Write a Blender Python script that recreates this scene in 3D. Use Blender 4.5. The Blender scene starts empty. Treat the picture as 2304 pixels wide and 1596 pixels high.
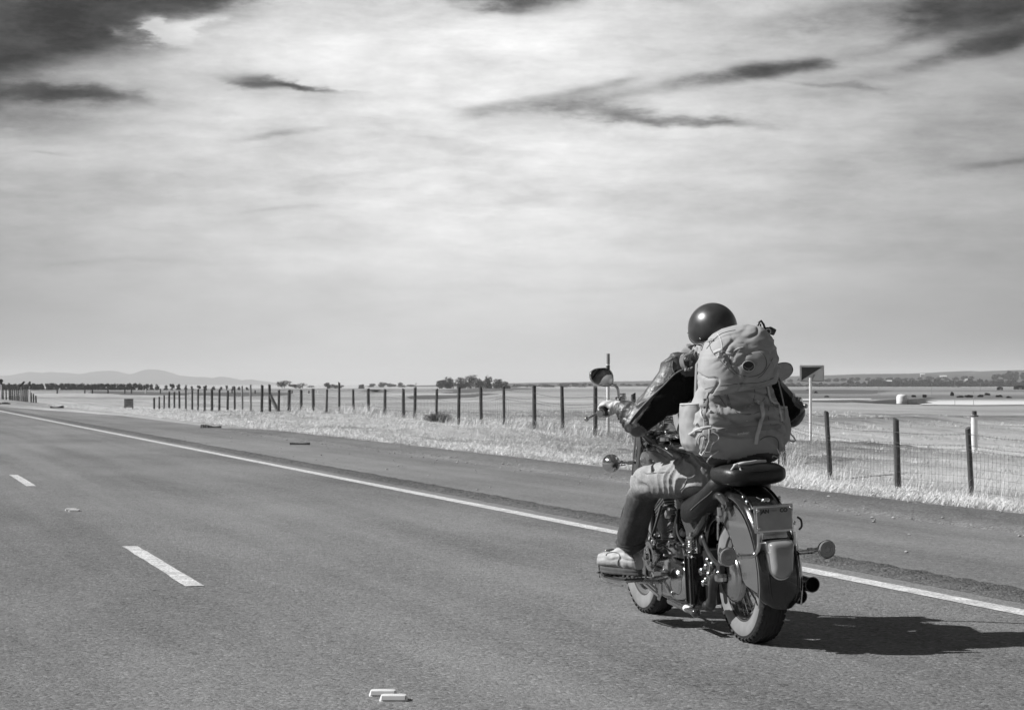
import bpy, bmesh, math, random
import numpy as np
from mathutils import Vector, Matrix, Euler, noise as mn
random.seed(7); RNG = np.random.default_rng(7)
R = math.radians
scene = bpy.context.scene
COL = scene.collection

# ------------------------------------------------------------------ camera
EYE = 1.25                      # eye height above the road, metres
FP = 5200.0                     # focal length in pixels of a 2303 pixel wide frame
cam_d = bpy.data.cameras.new('camera'); cam = bpy.data.objects.new('camera', cam_d); COL.objects.link(cam)
cam_d.sensor_width = 36.0; cam_d.lens = FP / 2303.0 * 36.0
cam.location = (0, 0, EYE); cam.rotation_euler = (R(90), 0, 0)
cam_d.shift_y = (865.0 - 798.0) / 2303.0
cam_d.clip_start = 0.1; cam_d.clip_end = 80000
cam_d.dof.use_dof = True; cam_d.dof.focus_distance = 11.6; cam_d.dof.aperture_fstop = 22.0
scene.camera = cam
scene.view_settings.view_transform = 'Standard'; scene.view_settings.look = 'None'
scene.view_settings.exposure = 0.3; scene.view_settings.gamma = 1.0
scene.cycles.volume_bounces = 1; scene.cycles.max_bounces = 8
scene.cycles.volume_step_rate = 4

# ------------------------------------------------------------------ sun
SUN_EL = R(38.0); SUN_AZ = R(4.0)   # az: how far beyond the camera plane, on the left
to_sun = Vector((-math.cos(SUN_AZ)*math.cos(SUN_EL), math.sin(SUN_AZ)*math.cos(SUN_EL), math.sin(SUN_EL)))
sd = bpy.data.lights.new('sun', 'SUN'); so = bpy.data.objects.new('sun', sd); COL.objects.link(so)
sd.energy = 5.0; sd.angle = R(0.53); sd.color = (1, 1, 1)
so.rotation_euler = to_sun.to_track_quat('Z', 'Y').to_euler(); so.location = (-20, 5, 20)

# ------------------------------------------------------------------ node helpers
class NT:
    def __init__(s, nt): s.nt = nt
    def n(s, t, **k):
        x = s.nt.nodes.new(t)
        for a, b in k.items(): setattr(x, a, b)
        return x
    def put(s, sock, v):
        if isinstance(v, bpy.types.NodeSocket): s.nt.links.new(v, sock)
        else: sock.default_value = v
    def math(s, op, a, b=None, c=None, clamp=False):
        x = s.n('ShaderNodeMath', operation=op); x.use_clamp = clamp
        s.put(x.inputs[0], a)
        if b is not None: s.put(x.inputs[1], b)
        if c is not None: s.put(x.inputs[2], c)
        return x.outputs[0]
    def mix(s, f, a, b):      # float mix
        x = s.n('ShaderNodeMix', data_type='FLOAT'); s.put(x.inputs[0], f); s.put(x.inputs[2], a); s.put(x.inputs[3], b)
        return x.outputs[0]
    def mapr(s, v, a, b, c=0.0, d=1.0, smooth=False):
        x = s.n('ShaderNodeMapRange'); x.interpolation_type = 'SMOOTHSTEP' if smooth else 'LINEAR'
        s.put(x.inputs[0], v)
        for i, q in enumerate((a, b, c, d)): x.inputs[1+i].default_value = q
        return x.outputs[0]
    def noise(s, vec, scale, detail=4, rough=.5, dist=0.0):
        x = s.n('ShaderNodeTexNoise'); s.put(x.inputs['Vector'], vec)
        x.inputs['Scale'].default_value = scale; x.inputs['Detail'].default_value = detail
        x.inputs['Roughness'].default_value = rough; x.inputs['Distortion'].default_value = dist
        return x.outputs[0]
    def mapping(s, vec, scale=(1, 1, 1), rot=(0, 0, 0), loc=(0, 0, 0)):
        x = s.n('ShaderNodeMapping'); s.put(x.inputs['Vector'], vec)
        x.inputs['Scale'].default_value = scale; x.inputs['Rotation'].default_value = rot; x.inputs['Location'].default_value = loc
        return x.outputs[0]
    def comb(s, a, b, c):
        x = s.n('ShaderNodeCombineXYZ'); s.put(x.inputs[0], a); s.put(x.inputs[1], b); s.put(x.inputs[2], c); return x.outputs[0]

# ------------------------------------------------------------------ world: red-filtered sky with cloud sheets
w = bpy.data.worlds.new('World'); scene.world = w; w.use_nodes = True
nt = w.node_tree; nt.nodes.clear(); N = NT(nt)
sky = N.n('ShaderNodeTexSky', sky_type='NISHITA'); sky.sun_disc = False
sky.sun_elevation = SUN_EL; sky.sun_rotation = math.atan2(to_sun.x, to_sun.y)
sky.air_density = 1.0; sky.dust_density = 1.0; sky.ozone_density = 1.0
sep = N.n('ShaderNodeSeparateColor'); nt.links.new(sky.outputs[0], sep.inputs[0])
tc = N.n('ShaderNodeTexCoord'); sx = N.n('ShaderNodeSeparateXYZ'); nt.links.new(tc.outputs['Generated'], sx.inputs[0])
dx, dy, dz = sx.outputs
az = N.math('ARCTAN2', dx, dy)                       # azimuth, radians
el = N.math('ARCSINE', dz)
p0 = N.comb(az, el, 0.0)
# slow warp so that cloud edges are ragged
wn = N.noise(N.mapping(p0, (7, 30, 1)), 1.0, 5, .5)
wn2 = N.noise(N.mapping(p0, (26, 80, 1), loc=(5, 2, 3)), 1.0, 5, .62)
we = N.math('ADD', N.math('MULTIPLY', N.math('SUBTRACT', wn, .5), .020), N.math('MULTIPLY', N.math('SUBTRACT', wn2, .5), .010))
wa = N.math('MULTIPLY', N.math('SUBTRACT', wn2, .5), .06)
az2 = N.math('ADD', az, wa); el2 = N.math('ADD', el, we)
def gap(u, v, ru, rv, rot, amp):
    """one soft elliptical patch at the azimuth/elevation seen at (u, v)"""
    a0 = (u - 1152) / FP; e0 = (865 - v) / FP; c, s_ = math.cos(rot), math.sin(rot)
    da = N.math('SUBTRACT', az2, a0); de = N.math('SUBTRACT', el2, e0)
    x = N.math('ADD', N.math('MULTIPLY', da, c * FP / ru), N.math('MULTIPLY', de, s_ * FP / ru))
    y = N.math('ADD', N.math('MULTIPLY', da, -s_ * FP / rv), N.math('MULTIPLY', de, c * FP / rv))
    q = N.math('ADD', N.math('MULTIPLY', x, x), N.math('MULTIPLY', y, y))
    return N.math('MULTIPLY', N.math('EXPONENT', N.math('MULTIPLY', q, -1.0)), amp)
gaps = None
for g in [(150, 55, 300, 75, .05, 1.25), (430, -5, 190, 50, .25, 1.0), (20, 130, 190, 40, .1, .75), (110, 213, 210, 20, -.1, .75), (-60, 240, 120, 22, 0, .5),
          (585, 187, 60, 15, 0, .7), (690, 193, 80, 11, -.15, .6), (650, 312, 90, 9, .1, .32), (1130, 6, 140, 20, 0, .8),
          (1760, 165, 110, 20, .12, .75), (1650, 188, 150, 22, .12, .42), (1250, 235, 210, 20, .1, .34), (1400, 265, 200, 18, -.08, .40), (1600, 287, 180, 15, -.05, .46),
          (1330, 200, 160, 12, .15, .3), (1850, 60, 150, 45, .2, .32), (2230, 35, 190, 48, .1, 1.2), (2200, 122, 150, 20, .25, .75), (2010, 110, 130, 14, .2, .3),
          (2260, 372, 150, 12, .12, .4), (1900, 210, 150, 8, -.1, .25), (300, 605, 260, 10, 0, .12), (1500, 640, 300, 9, .05, .10), (620, 478, 110, 6, .05, .14), (120, 350, 60, 5, 0, .2),
          (100, 280, 200, 35, 0, .3), (2300, 250, 200, 60, 0, .18), (-300, 90, 400, 120, 0, .8), (2700, 60, 300, 90, 0, .8)]:
    x = gap(*g); gaps = x if gaps is None else N.math('ADD', gaps, x)
puff = N.math('ADD', gap(365, 88, 60, 24, -.3, 1.0), gap(262, 96, 32, 12, 0, .6))
puff = N.math('ADD', puff, gap(455, 74, 45, 12, .4, .4))
gaps = N.math('SUBTRACT', gaps, puff)
# everywhere else on the dome: broken cloud with dark gaps growing towards the zenith
gn = N.noise(N.mapping(p0, (2.2, 7.0, 1), loc=(3, 1, 0)), 1.0, 6, .6)
up = N.mapr(el, R(10.5), R(20), 0, 1, True)
side = N.mapr(N.math('ABSOLUTE', az), R(35), R(75), 0, 1, True)     # unseen cloud thinned to the sides and behind, to cut the fill light
wisp = N.mapr(N.noise(N.mapping(p0, (18, 60, 1), loc=(2, 5, 0)), 1.0, 6, .65), .25, .75, .30, 1.45)
gaps = N.math('MULTIPLY', N.math('POWER', N.math('MAXIMUM', N.math('MULTIPLY', gaps, N.math('MULTIPLY', wisp, 1.35)), 0.0), 1.7), 1.25)
gaps = N.math('SUBTRACT', 1.0, N.math('EXPONENT', N.math('MULTIPLY', gaps, -2.3)))
gaps = N.math('ADD', gaps, N.math('MULTIPLY', N.math('MAXIMUM', up, side), N.mapr(gn, .34, .54, 0, 1)))
gaps = N.math('MINIMUM', N.math('MAXIMUM', gaps, 0.0), 1.0)
# texture inside the cloud sheet
s1 = N.noise(N.mapping(N.comb(az2, el2, 0.0), (4.0, 26, 1)), 1.0, 5, .55)
s2 = N.noise(N.mapping(N.comb(az, el, 0.0), (15, 46, 1), rot=(0, 0, .08), loc=(1, 7, 0)), 1.0, 8, .66)
s3 = N.noise(N.mapping(N.comb(az, el2, 0.0), (22, 150, 1), rot=(0, 0, -.05), loc=(9, 4, 0)), 1.0, 6, .66)
tex = N.math('ADD', N.math('MULTIPLY', N.math('SUBTRACT', s1, .5), 1.0), N.math('MULTIPLY', N.math('SUBTRACT', s2, .5), 1.2))
tex = N.math('ADD', tex, N.math('MULTIPLY', N.math('SUBTRACT', s3, .5), .36))
texamp = N.mapr(el, R(0.3), R(6.0), .16, 1.0, True)
# brightest part of the sheet: a broad glow ahead
dg = N.math('DIVIDE', N.math('SUBTRACT', az, -.02), .17)
glow = N.math('EXPONENT', N.math('MULTIPLY', N.math('MULTIPLY', dg, dg), -1.0))
base = N.mapr(el, 0.0, R(5.0), 5.35, 6.9, True)
base = N.math('MULTIPLY', base, N.mix(glow, .46, 1.14))
cloud = N.math('MULTIPLY', base, N.math('ADD', 1.0, N.math('MULTIPLY', tex, texamp)))
wisp2 = N.mapr(N.noise(N.mapping(p0, (24, 75, 1), loc=(8, 3, 0)), 1.0, 8, .68), .38, .78, .4, 2.8)
blue = N.math('MULTIPLY', sep.outputs[0], .12)        # what a red filter leaves of blue sky
blue = N.math('MULTIPLY', N.math('ADD', N.math('MINIMUM', blue, .30), .10), wisp2)
val = N.mix(gaps, cloud, blue)
below = N.mapr(dz, -.02, 0.0, 0, 1)
val = N.mix(below, 1.5, val)
bg = N.n('ShaderNodeBackground'); bg.inputs[1].default_value = 0.084
cc = N.n('ShaderNodeCombineColor')
for i in range(3): nt.links.new(val, cc.inputs[i])
nt.links.new(cc.outputs[0], bg.inputs[0])
wo = N.n('ShaderNodeOutputWorld'); nt.links.new(bg.outputs[0], wo.inputs[0])

# ------------------------------------------------------------------ object helpers
def tag(o, label=None, cat=None, group=None, kind=None):
    if label: o['label'] = label
    if cat: o['category'] = cat
    if group: o['group'] = group
    if kind: o['kind'] = kind
    return o
def empty(name, loc=(0, 0, 0), rot=(0, 0, 0), parent=None):
    o = bpy.data.objects.new(name, None); COL.objects.link(o); o.location = loc; o.rotation_euler = rot
    o.empty_display_size = .1
    if parent: o.parent = parent
    return o
V3 = lambda p: np.array(p, float)
def frame_of(d):
    d = Vector(d).normalized(); a = Vector((0, 0, 1)) if abs(d.z) < .9 else Vector((1, 0, 0))
    x = a.cross(d).normalized(); y = d.cross(x); return x, y, d
class MB:
    def __init__(s): s.v = []; s.f = []; s.m = []; s.mi = 0
    def add(s, vs, fs):
        o = len(s.v); s.v += [tuple(map(float, p)) for p in vs]
        for f in fs: s.f.append(tuple(i + o for i in f)); s.m.append(s.mi)
        return s
    def box(s, c, size, rot=None, b=0.0):
        hx, hy, hz = [q / 2 for q in size]
        M = Euler(rot).to_matrix() if rot is not None and not isinstance(rot, Matrix) else (rot if rot is not None else Matrix.Identity(3))
        c = Vector(c)
        if b <= 0:
            vs = [c + M @ Vector((x, y, z)) for x in (-hx, hx) for y in (-hy, hy) for z in (-hz, hz)]
            fs = [(0, 1, 3, 2), (4, 6, 7, 5), (0, 4, 5, 1), (2, 3, 7, 6), (0, 2, 6, 4), (1, 5, 7, 3)]
            return s.add(vs, fs)
        bm = bmesh.new(); bmesh.ops.create_cube(bm, size=1)
        for v in bm.verts: v.co = Vector((v.co.x * size[0], v.co.y * size[1], v.co.z * size[2]))
        bmesh.ops.bevel(bm, geom=list(bm.edges), offset=b, segments=2, affect='EDGES', profile=.6)
        bm.verts.index_update()
        s.add([c + M @ v.co for v in bm.verts], [[v.index for v in f.verts] for f in bm.faces]); bm.free(); return s
    def tube(s, pts, r, n=10, cap=True, closed=False, flat=1.0, up=None):
        pts = [Vector(p) for p in pts]; k = len(pts)
        rs = r if hasattr(r, '__len__') else [r] * k
        vs = []; fs = []; prev = None
        for i, p in enumerate(pts):
            if closed: d = pts[(i + 1) % k] - pts[i - 1]
            elif i == 0: d = pts[1] - p
            elif i == k - 1: d = p - pts[i - 1]
            else: d = (pts[i + 1] - p).normalized() + (p - pts[i - 1]).normalized()
            d.normalize()
            if prev is None:
                if up is not None: x = Vector(up).cross(d).normalized(); y = d.cross(x)
                else: x, y, _ = frame_of(d)
            else:
                x = prev - d * prev.dot(d)
                x = x.normalized() if x.length > 1e-6 else frame_of(d)[0]
                y = d.cross(x)
            prev = x
            for j in range(n):
                a = 2 * math.pi * j / n
                vs.append(p + (x * math.cos(a) + y * math.sin(a) * flat) * rs[i])
        m = k if closed else k - 1
        for i in range(m):
            for j in range(n):
                a = i * n + j; b = i * n + (j + 1) % n; i2 = (i + 1) % k
                fs.append((a, b, i2 * n + (j + 1) % n, i2 * n + j))
        if cap and not closed:
            fs.append(tuple(range(n - 1, -1, -1))); fs.append(tuple((k - 1) * n + j for j in range(n)))
        return s.add(vs, fs)
    def lathe(s, prof, o=(0, 0, 0), axis=(1, 0, 0), n=48, closed=False, a0=0, a1=2 * math.pi, x0=None):
        """prof: (radius, height along axis)"""
        o = Vector(o); ax = Vector(axis).normalized()
        if x0 is not None: x = Vector(x0).normalized(); y = ax.cross(x)
        else: x, y, _ = frame_of(ax)
        full = abs(a1 - a0 - 2 * math.pi) < 1e-6; m = n if full else n + 1
        vs = []; fs = []; k = len(prof)
        for j in range(m):
            a = a0 + (a1 - a0) * j / n; d = x * math.cos(a) + y * math.sin(a)
            for r, h in prof: vs.append(o + d * r + ax * h)
        for j in range(n):
            j2 = (j + 1) % m
            for i in range(k if closed else k - 1):
                i2 = (i + 1) % k
                fs.append((j * k + i, j2 * k + i, j2 * k + i2, j * k + i2))
        return s.add(vs, fs)
    def cyl(s, a, b, r, r2=None, n=16, bev=0.0):
        a = Vector(a); b = Vector(b); L = (b - a).length; r2 = r if r2 is None else r2
        pr = [(1e-5, 0), (r - bev, 0), (r, bev), (r2, L - bev), (r2 - bev, L), (1e-5, L)] if bev else [(1e-5, 0), (r, 0), (r2, L), (1e-5, L)]
        return s.lathe(pr, a, b - a, n)
    def ell(s, c, r, rot=None, n=20, m=12):
        M = Euler(rot).to_matrix() if rot is not None else Matrix.Identity(3)
        c = Vector(c); r = r if hasattr(r, '__len__') else (r, r, r); vs = []; fs = []
        for i in range(m + 1):
            t = math.pi * i / m
            for j in range(n):
                a = 2 * math.pi * j / n
                vs.append(c + M @ Vector((r[0] * math.sin(t) * math.cos(a), r[1] * math.sin(t) * math.sin(a), r[2] * math.cos(t))))
        for i in range(m):
            for j in range(n): fs.append((i * n + j, (i + 1) * n + j, (i + 1) * n + (j + 1) % n, i * n + (j + 1) % n))
        return s.add(vs, fs)
    def loft(s, rings, cap=True, closed=True):
        n = len(rings[0]); vs = [p for r in rings for p in r]; fs = []
        for i in range(len(rings) - 1):
            for j in range(n if closed else n - 1):
                fs.append((i * n + j, i * n + (j + 1) % n, (i + 1) * n + (j + 1) % n, (i + 1) * n + j))
        if cap and closed:
            fs.append(tuple(range(n - 1, -1, -1))); fs.append(tuple((len(rings) - 1) * n + j for j in range(n)))
        return s.add(vs, fs)
    def prism(s, poly, fn, d0, d1, b=0.0):
        """2D polygon poly -> fn(a, b, depth); closed slab between d0 and d1"""
        n = len(poly)
        if b > 0:
            cx = sum(p[0] for p in poly) / n; cy = sum(p[1] for p in poly) / n
            def ins(p):
                dx_, dy_ = p[0] - cx, p[1] - cy; L = math.hypot(dx_, dy_) + 1e-9; return (p[0] - dx_ / L * b, p[1] - dy_ / L * b)
            sg = 1 if d1 > d0 else -1
            rings = [[fn(*ins(p), d0) for p in poly], [fn(*p, d0 + sg * b) for p in poly], [fn(*p, d1 - sg * b) for p in poly], [fn(*ins(p), d1) for p in poly]]
        else: rings = [[fn(*p, d0) for p in poly], [fn(*p, d1) for p in poly]]
        return s.loft(rings)
    def build(s, name, mats, parent=None, smooth=40, subsurf=0):
        me = bpy.data.meshes.new(name); me.from_pydata(s.v, [], s.f)
        bm = bmesh.new(); bm.from_mesh(me); bmesh.ops.remove_doubles(bm, verts=bm.verts, dist=1e-6)
        bmesh.ops.recalc_face_normals(bm, faces=bm.faces); bm.to_mesh(me); bm.free()
        if not isinstance(mats, (list, tuple)): mats = [mats]
        for m_ in mats: me.materials.append(m_)
        if len(mats) > 1 and len(s.m) == len(me.polygons): me.polygons.foreach_set('material_index', s.m)
        if smooth:
            me.shade_smooth(); me.set_sharp_from_angle(angle=R(smooth))
        o = bpy.data.objects.new(name, me); COL.objects.link(o)
        if parent: o.parent = parent
        if subsurf:
            md = o.modifiers.new('sub', 'SUBSURF'); md.levels = subsurf; md.render_levels = subsurf
        return o
def raw_mesh(name, V, F, mat, parent=None, smooth=False):
    """fast path for big numpy meshes; F is an (n, 3) or (n, 4) array"""
    me = bpy.data.meshes.new(name); V = np.asarray(V, np.float32); F = np.asarray(F, np.int32); k = F.shape[1]
    me.vertices.add(len(V)); me.vertices.foreach_set('co', V.ravel())
    me.loops.add(F.size); me.loops.foreach_set('vertex_index', F.ravel())
    me.polygons.add(len(F)); me.polygons.foreach_set('loop_start', np.arange(0, F.size, k, dtype=np.int32))
    me.polygons.foreach_set('loop_total', np.full(len(F), k, np.int32))
    me.update(calc_edges=True); me.materials.append(mat)
    if smooth: me.shade_smooth()
    o = bpy.data.objects.new(name, me); COL.objects.link(o)
    if parent: o.parent = parent
    return o
def smooth_path(pts, n=6):
    """Catmull-Rom through pts"""
    P = [V3(p) for p in pts]; P = [2 * P[0] - P[1]] + P + [2 * P[-1] - P[-2]]; out = []
    for i in range(1, len(P) - 2):
        for k in range(n):
            t = k / n; a, b, c, d = P[i-1], P[i], P[i+1], P[i+2]
            out.append(.5 * ((2*b) + (c-a)*t + (2*a-5*b+4*c-d)*t*t + (-a+3*b-3*c+d)*t**3))
    out.append(P[-2]); return out

# ------------------------------------------------------------------ materials (the photograph is black and white: every colour is a grey)
def mat(name, col, rough=.6, metal=0.0, var=0.0, vs=8.0, vstretch=(1, 1, 1), bump=0.0, bs=40.0, bstretch=(1, 1, 1), coat=0.0, spec=.5, rvar=0.0, dist=0.01, var2=0.0, vs2=60.0, sheen=0.0, trans=0.0):
    m = bpy.data.materials.new(name); m.use_nodes = True; nt = m.node_tree; N = NT(nt)
    b = nt.nodes['Principled BSDF']; b.inputs['Roughness'].default_value = rough; b.inputs['Metallic'].default_value = metal
    b.inputs['Specular IOR Level'].default_value = spec; b.inputs['Coat Weight'].default_value = coat; b.inputs['Coat Roughness'].default_value = .05
    b.inputs['Base Color'].default_value = (col, col, col, 1)
    if sheen: b.inputs['Sheen Weight'].default_value = sheen
    if trans: b.inputs['Transmission Weight'].default_value = trans
    tc = N.n('ShaderNodeTexCoord').outputs['Object']
    if var or var2:
        v = col
        if var:
            f = N.noise(N.mapping(tc, vstretch), vs, 5, .6); f = N.mapr(f, .28, .72, 1 - var, 1 + var); v = N.math('MULTIPLY', f, col)
        if var2:
            f = N.noise(tc, vs2, 3, .6); f = N.mapr(f, .3, .7, 1 - var2, 1 + var2); v = N.math('MULTIPLY', v, f)
        c = N.n('ShaderNodeCombineColor')
        for i in range(3): N.put(c.inputs[i], v)
        nt.links.new(c.outputs[0], b.inputs['Base Color'])
    if rvar:
        f = N.noise(tc, vs * 1.7, 5, .6); nt.links.new(N.mapr(f, .3, .7, max(0, rough - rvar), rough + rvar), b.inputs['Roughness'])
    if bump:
        f = N.noise(N.mapping(tc, bstretch), bs, 4, .6)
        bp = N.n('ShaderNodeBump'); bp.inputs['Strength'].default_value = bump; bp.inputs['Distance'].default_value = dist
        nt.links.new(f, bp.inputs['Height']); nt.links.new(bp.outputs[0], b.inputs['Normal'])
    return m
M = dict(
    chrome=mat('chrome', .62, .13, 1.0, rvar=.04, vs=30), steel=mat('brushed steel', .50, .20, 1.0, var=.08, vs=12, rvar=.04),
    castmetal=mat('cast alloy', .30, .42, .8, var=.35, vs=25, bump=.4, bs=120, dist=.003), darkmetal=mat('dark metal', .06, .4, .6, var=.4, vs=20, bump=.2, bs=60, dist=.003),
    black=mat('black enamel', .010, .16, 0, coat=.7, rvar=.05, vs=9), paint=mat('dark two tone enamel', .035, .2, 0, coat=1.0, rvar=.05, vs=9),
    lightpaint=mat('pale enamel panel', .095, .22, 0, coat=.8, rvar=.06, vs=9, var=.1),
    rubber=mat('tyre rubber', .022, .75, var=.4, vs=14, bump=.4, bs=90, dist=.003), whitewall=mat('dusty whitewall', .22, .55, var=.22, vs=9, bump=.1, bs=30, dist=.003),
    leather=mat('black leather', .014, .42, var=.3, vs=12, bump=.5, bs=55, dist=.004, rvar=.1), grip=mat('rubber grip', .02, .6, bump=.3, bs=200, dist=.002),
    lens=mat('dark lens plastic', .28, .12, coat=1.0, bump=.25, bs=260, dist=.001), lenslight=mat('amber lens plastic', .26, .15, coat=1.0, bump=.25, bs=260, dist=.002),
    mirror=mat('mirror glass', .26, .015, 1.0), plate=mat('plate enamel', .30, .4, var=.12, vs=18), ink=mat('dark ink', .02, .5), pale=mat('pale print', .6, .6),
    rubberblack=mat('satin black', .01, .5, rvar=.1))
HAZE = 0.8e-4
# ------------------------------------------------------------------ ground
TH = R(15.6); CT, ST_ = math.cos(TH), math.sin(TH)
def W(s, t): return (s * CT - t * ST_, s * ST_ + t * CT)       # road coordinates (across, along) -> world
def px(u, v, Y): return ((u - 1152) / FP * Y, Y, EYE - (v - 865) / FP * Y)
def gp(u, v, z=0.0):
    Y = FP * (EYE - z) / (v - 865); return ((u - 1152) / FP * Y, Y, z)
def sm(a, b, x):
    q = np.clip((x - a) / (b - a), 0, 1); return q * q * (3 - 2 * q)
ZT = [-50, 15, 25, 39.6, 46.3, 54, 63, 74, 85, 100, 132, 165, 210, 300, 420, 1e5]
ZZ = [-.9, -.95, -.95, -.87, -.60, -.36, -.12, -.06, -.06, -.10, -.34, -.95, -1.35, -.75, -1.2, -1.2]
def ter(X, Y):
    X = np.asarray(X, float); Y = np.asarray(Y, float)
    s = X * CT + Y * ST_; t = -X * ST_ + Y * CT
    zf = np.interp(t, ZT, ZZ)
    zf = zf + (np.minimum(zf, -.85) - zf) * sm(22, 33, s) * (1 - sm(85, 130, t))
    k = sm(10.9, 18.0, s) * (1 - sm(60, 160, t) * .0)
    bump = .10 * np.sin(s * 1.1 + np.sin(t * .13) * 2) * np.sin(t * .21 + 1) + .06 * np.sin(t * .6 + s * .8)
    z = zf * k + bump * sm(11.2, 14, s) * (1 - sm(150, 300, Y))
    z = np.where((s > 9.9) & (s <= 11.2), z - .0, z)
    far = np.maximum(sm(150, 420, Y) * sm(24, 60, s), sm(100, 220, Y) * sm(30, 70, s))
    z = z * (1 - far) + -1.2 * far
    z = np.where(s < 9.91, -.03, z)
    z = np.where(s < -9, -.03 - .5 * sm(9, 16, -s), z)
    # far beyond the fields, rising ground to the right
    return z
def edge(t): return np.interp(t, [0, 95, 135, 400], [9.93, 9.93, 7.45, 7.3])
def ter1(X, Y): return float(ter(X, Y))

def mat_asphalt(name, base, spk=.5, stain=.25, bump=.6):
    m = bpy.data.materials.new(name); m.use_nodes = True; nt = m.node_tree; N = NT(nt); b = nt.nodes['Principled BSDF']
    g = N.n('ShaderNodeNewGeometry').outputs['Position']
    r = N.mapping(g, (1, 1, 1), rot=(0, 0, -TH))
    agg = N.n('ShaderNodeTexVoronoi'); agg.feature = 'F1'; N.put(agg.inputs['Vector'], g); agg.inputs['Scale'].default_value = 56
    ac = N.n('ShaderNodeSeparateColor'); nt.links.new(agg.outputs['Color'], ac.inputs[0])
    light = N.mapr(ac.outputs[0], .80, 1.0, 0, 1); dark = N.mapr(ac.outputs[1], .72, 1.0, 0, 1)
    fine = N.mapr(N.noise(g, 150, 3, .7), .3, .7, -1, 1)
    mid = N.mapr(N.noise(g, 9, 4, .65), .3, .7, -1, 1)
    track = N.mapr(N.noise(N.mapping(r, (1.3, .035, 1)), 1, 4, .55), .35, .65, -1, 1)
    blot = N.mapr(N.noise(N.mapping(r, (.5, .16, 1), loc=(3, 8, 1)), 1, 5, .6), .35, .65, -1, 1)
    v = N.math('ADD', 1.0, N.math('MULTIPLY', fine, .42 * spk)); v = N.math('ADD', v, N.math('MULTIPLY', light, 1.0 * spk))
    v = N.math('SUBTRACT', v, N.math('MULTIPLY', dark, .85 * spk)); v = N.math('ADD', v, N.math('MULTIPLY', mid, .10))
    v = N.math('ADD', v, N.math('MULTIPLY', track, stain * .5)); v = N.math('ADD', v, N.math('MULTIPLY', blot, stain * .5))
    v = N.math('MULTIPLY', v, base); c = N.n('ShaderNodeCombineColor')
    for i in range(3): nt.links.new(v, c.inputs[i])
    nt.links.new(c.outputs[0], b.inputs['Base Color']); b.inputs['Roughness'].default_value = .85; b.inputs['Specular IOR Level'].default_value = .25
    h = N.math('ADD', N.math('MULTIPLY', agg.outputs['Distance'], -1.0), N.math('MULTIPLY', fine, .25))
    bp = N.n('ShaderNodeBump'); bp.inputs['Strength'].default_value = bump; bp.inputs['Distance'].default_value = .006
    nt.links.new(h, bp.inputs['Height']); nt.links.new(bp.outputs[0], b.inputs['Normal'])
    return m
def mat_field(name, base, near=1.0):
    m = bpy.data.materials.new(name); m.use_nodes = True; nt = m.node_tree; N = NT(nt); b = nt.nodes['Principled BSDF']
    g = N.n('ShaderNodeNewGeometry').outputs['Position']; r = N.mapping(g, (1, 1, 1), rot=(0, 0, -TH))
    rows = N.mapr(N.noise(N.mapping(r, (.55, .022, 1)), 1, 5, .62), .36, .64, -1, 1)
    big = N.mapr(N.noise(N.mapping(g, (.0025, .010, 1)), 1, 5, .6), .36, .64, -1, 1)
    far = N.mapr(N.noise(N.mapping(g, (.0006, .0035, 1), loc=(2, 0, 0)), 1, 4, .6), .4, .6, -1, 1)
    cl = N.mapr(N.noise(g, 2.3, 5, .7), .3, .7, -1, 1); fi = N.mapr(N.noise(g, 22, 4, .7), .3, .7, -1, 1)
    v = N.math('ADD', 1.0, N.math('MULTIPLY', rows, .24)); v = N.math('ADD', v, N.math('MULTIPLY', big, .22))
    v = N.math('ADD', v, N.math('MULTIPLY', far, .26)); v = N.math('ADD', v, N.math('MULTIPLY', cl, .16)); v = N.math('ADD', v, N.math('MULTIPLY', fi, .22))
    v = N.math('MULTIPLY', v, base); c = N.n('ShaderNodeCombineColor')
    for i in range(3): nt.links.new(v, c.inputs[i])
    nt.links.new(c.outputs[0], b.inputs['Base Color']); b.inputs['Roughness'].default_value = .95; b.inputs['Specular IOR Level'].default_value = .1
    bp = N.n('ShaderNodeBump'); bp.inputs['Strength'].default_value = .6; bp.inputs['Distance'].default_value = .05
    nt.links.new(N.math('ADD', fi, cl), bp.inputs['Height']); nt.links.new(bp.outputs[0], b.inputs['Normal'])
    return m
M['asphalt'] = mat_asphalt('asphalt', .200, spk=.55, stain=.32, bump=.9); M['asphalt2'] = mat_asphalt('shoulder asphalt', .195, spk=.45, stain=.3)
M['berm'] = mat_asphalt('gravelly asphalt edge', .165, spk=.75, stain=.3, bump=1.0)
M['line'] = mat('worn road paint', .55, .7, var=.34, vs=5, var2=.55, vs2=55, bump=.3, bs=120, dist=.003)
M['field'] = mat_field('dry field', .42)
M['straw'] = mat('dry grass', .74, .9, var=.4, vs=.7, var2=.30, vs2=9, spec=.2); M['straw2'] = mat('sun bleached grass', .82, .9, var=.25, vs=.9, var2=.2, vs2=9, spec=.2)
M['darkveg'] = mat('dark damp ground', .11, .9, var=.35, vs=.02, vstretch=(.3, 1, 1), spec=.1)
M['paleground'] = mat('pale gravel ground', .60, .9, var=.2, vs=.05, vstretch=(.3, 1, 1), spec=.1)

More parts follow.
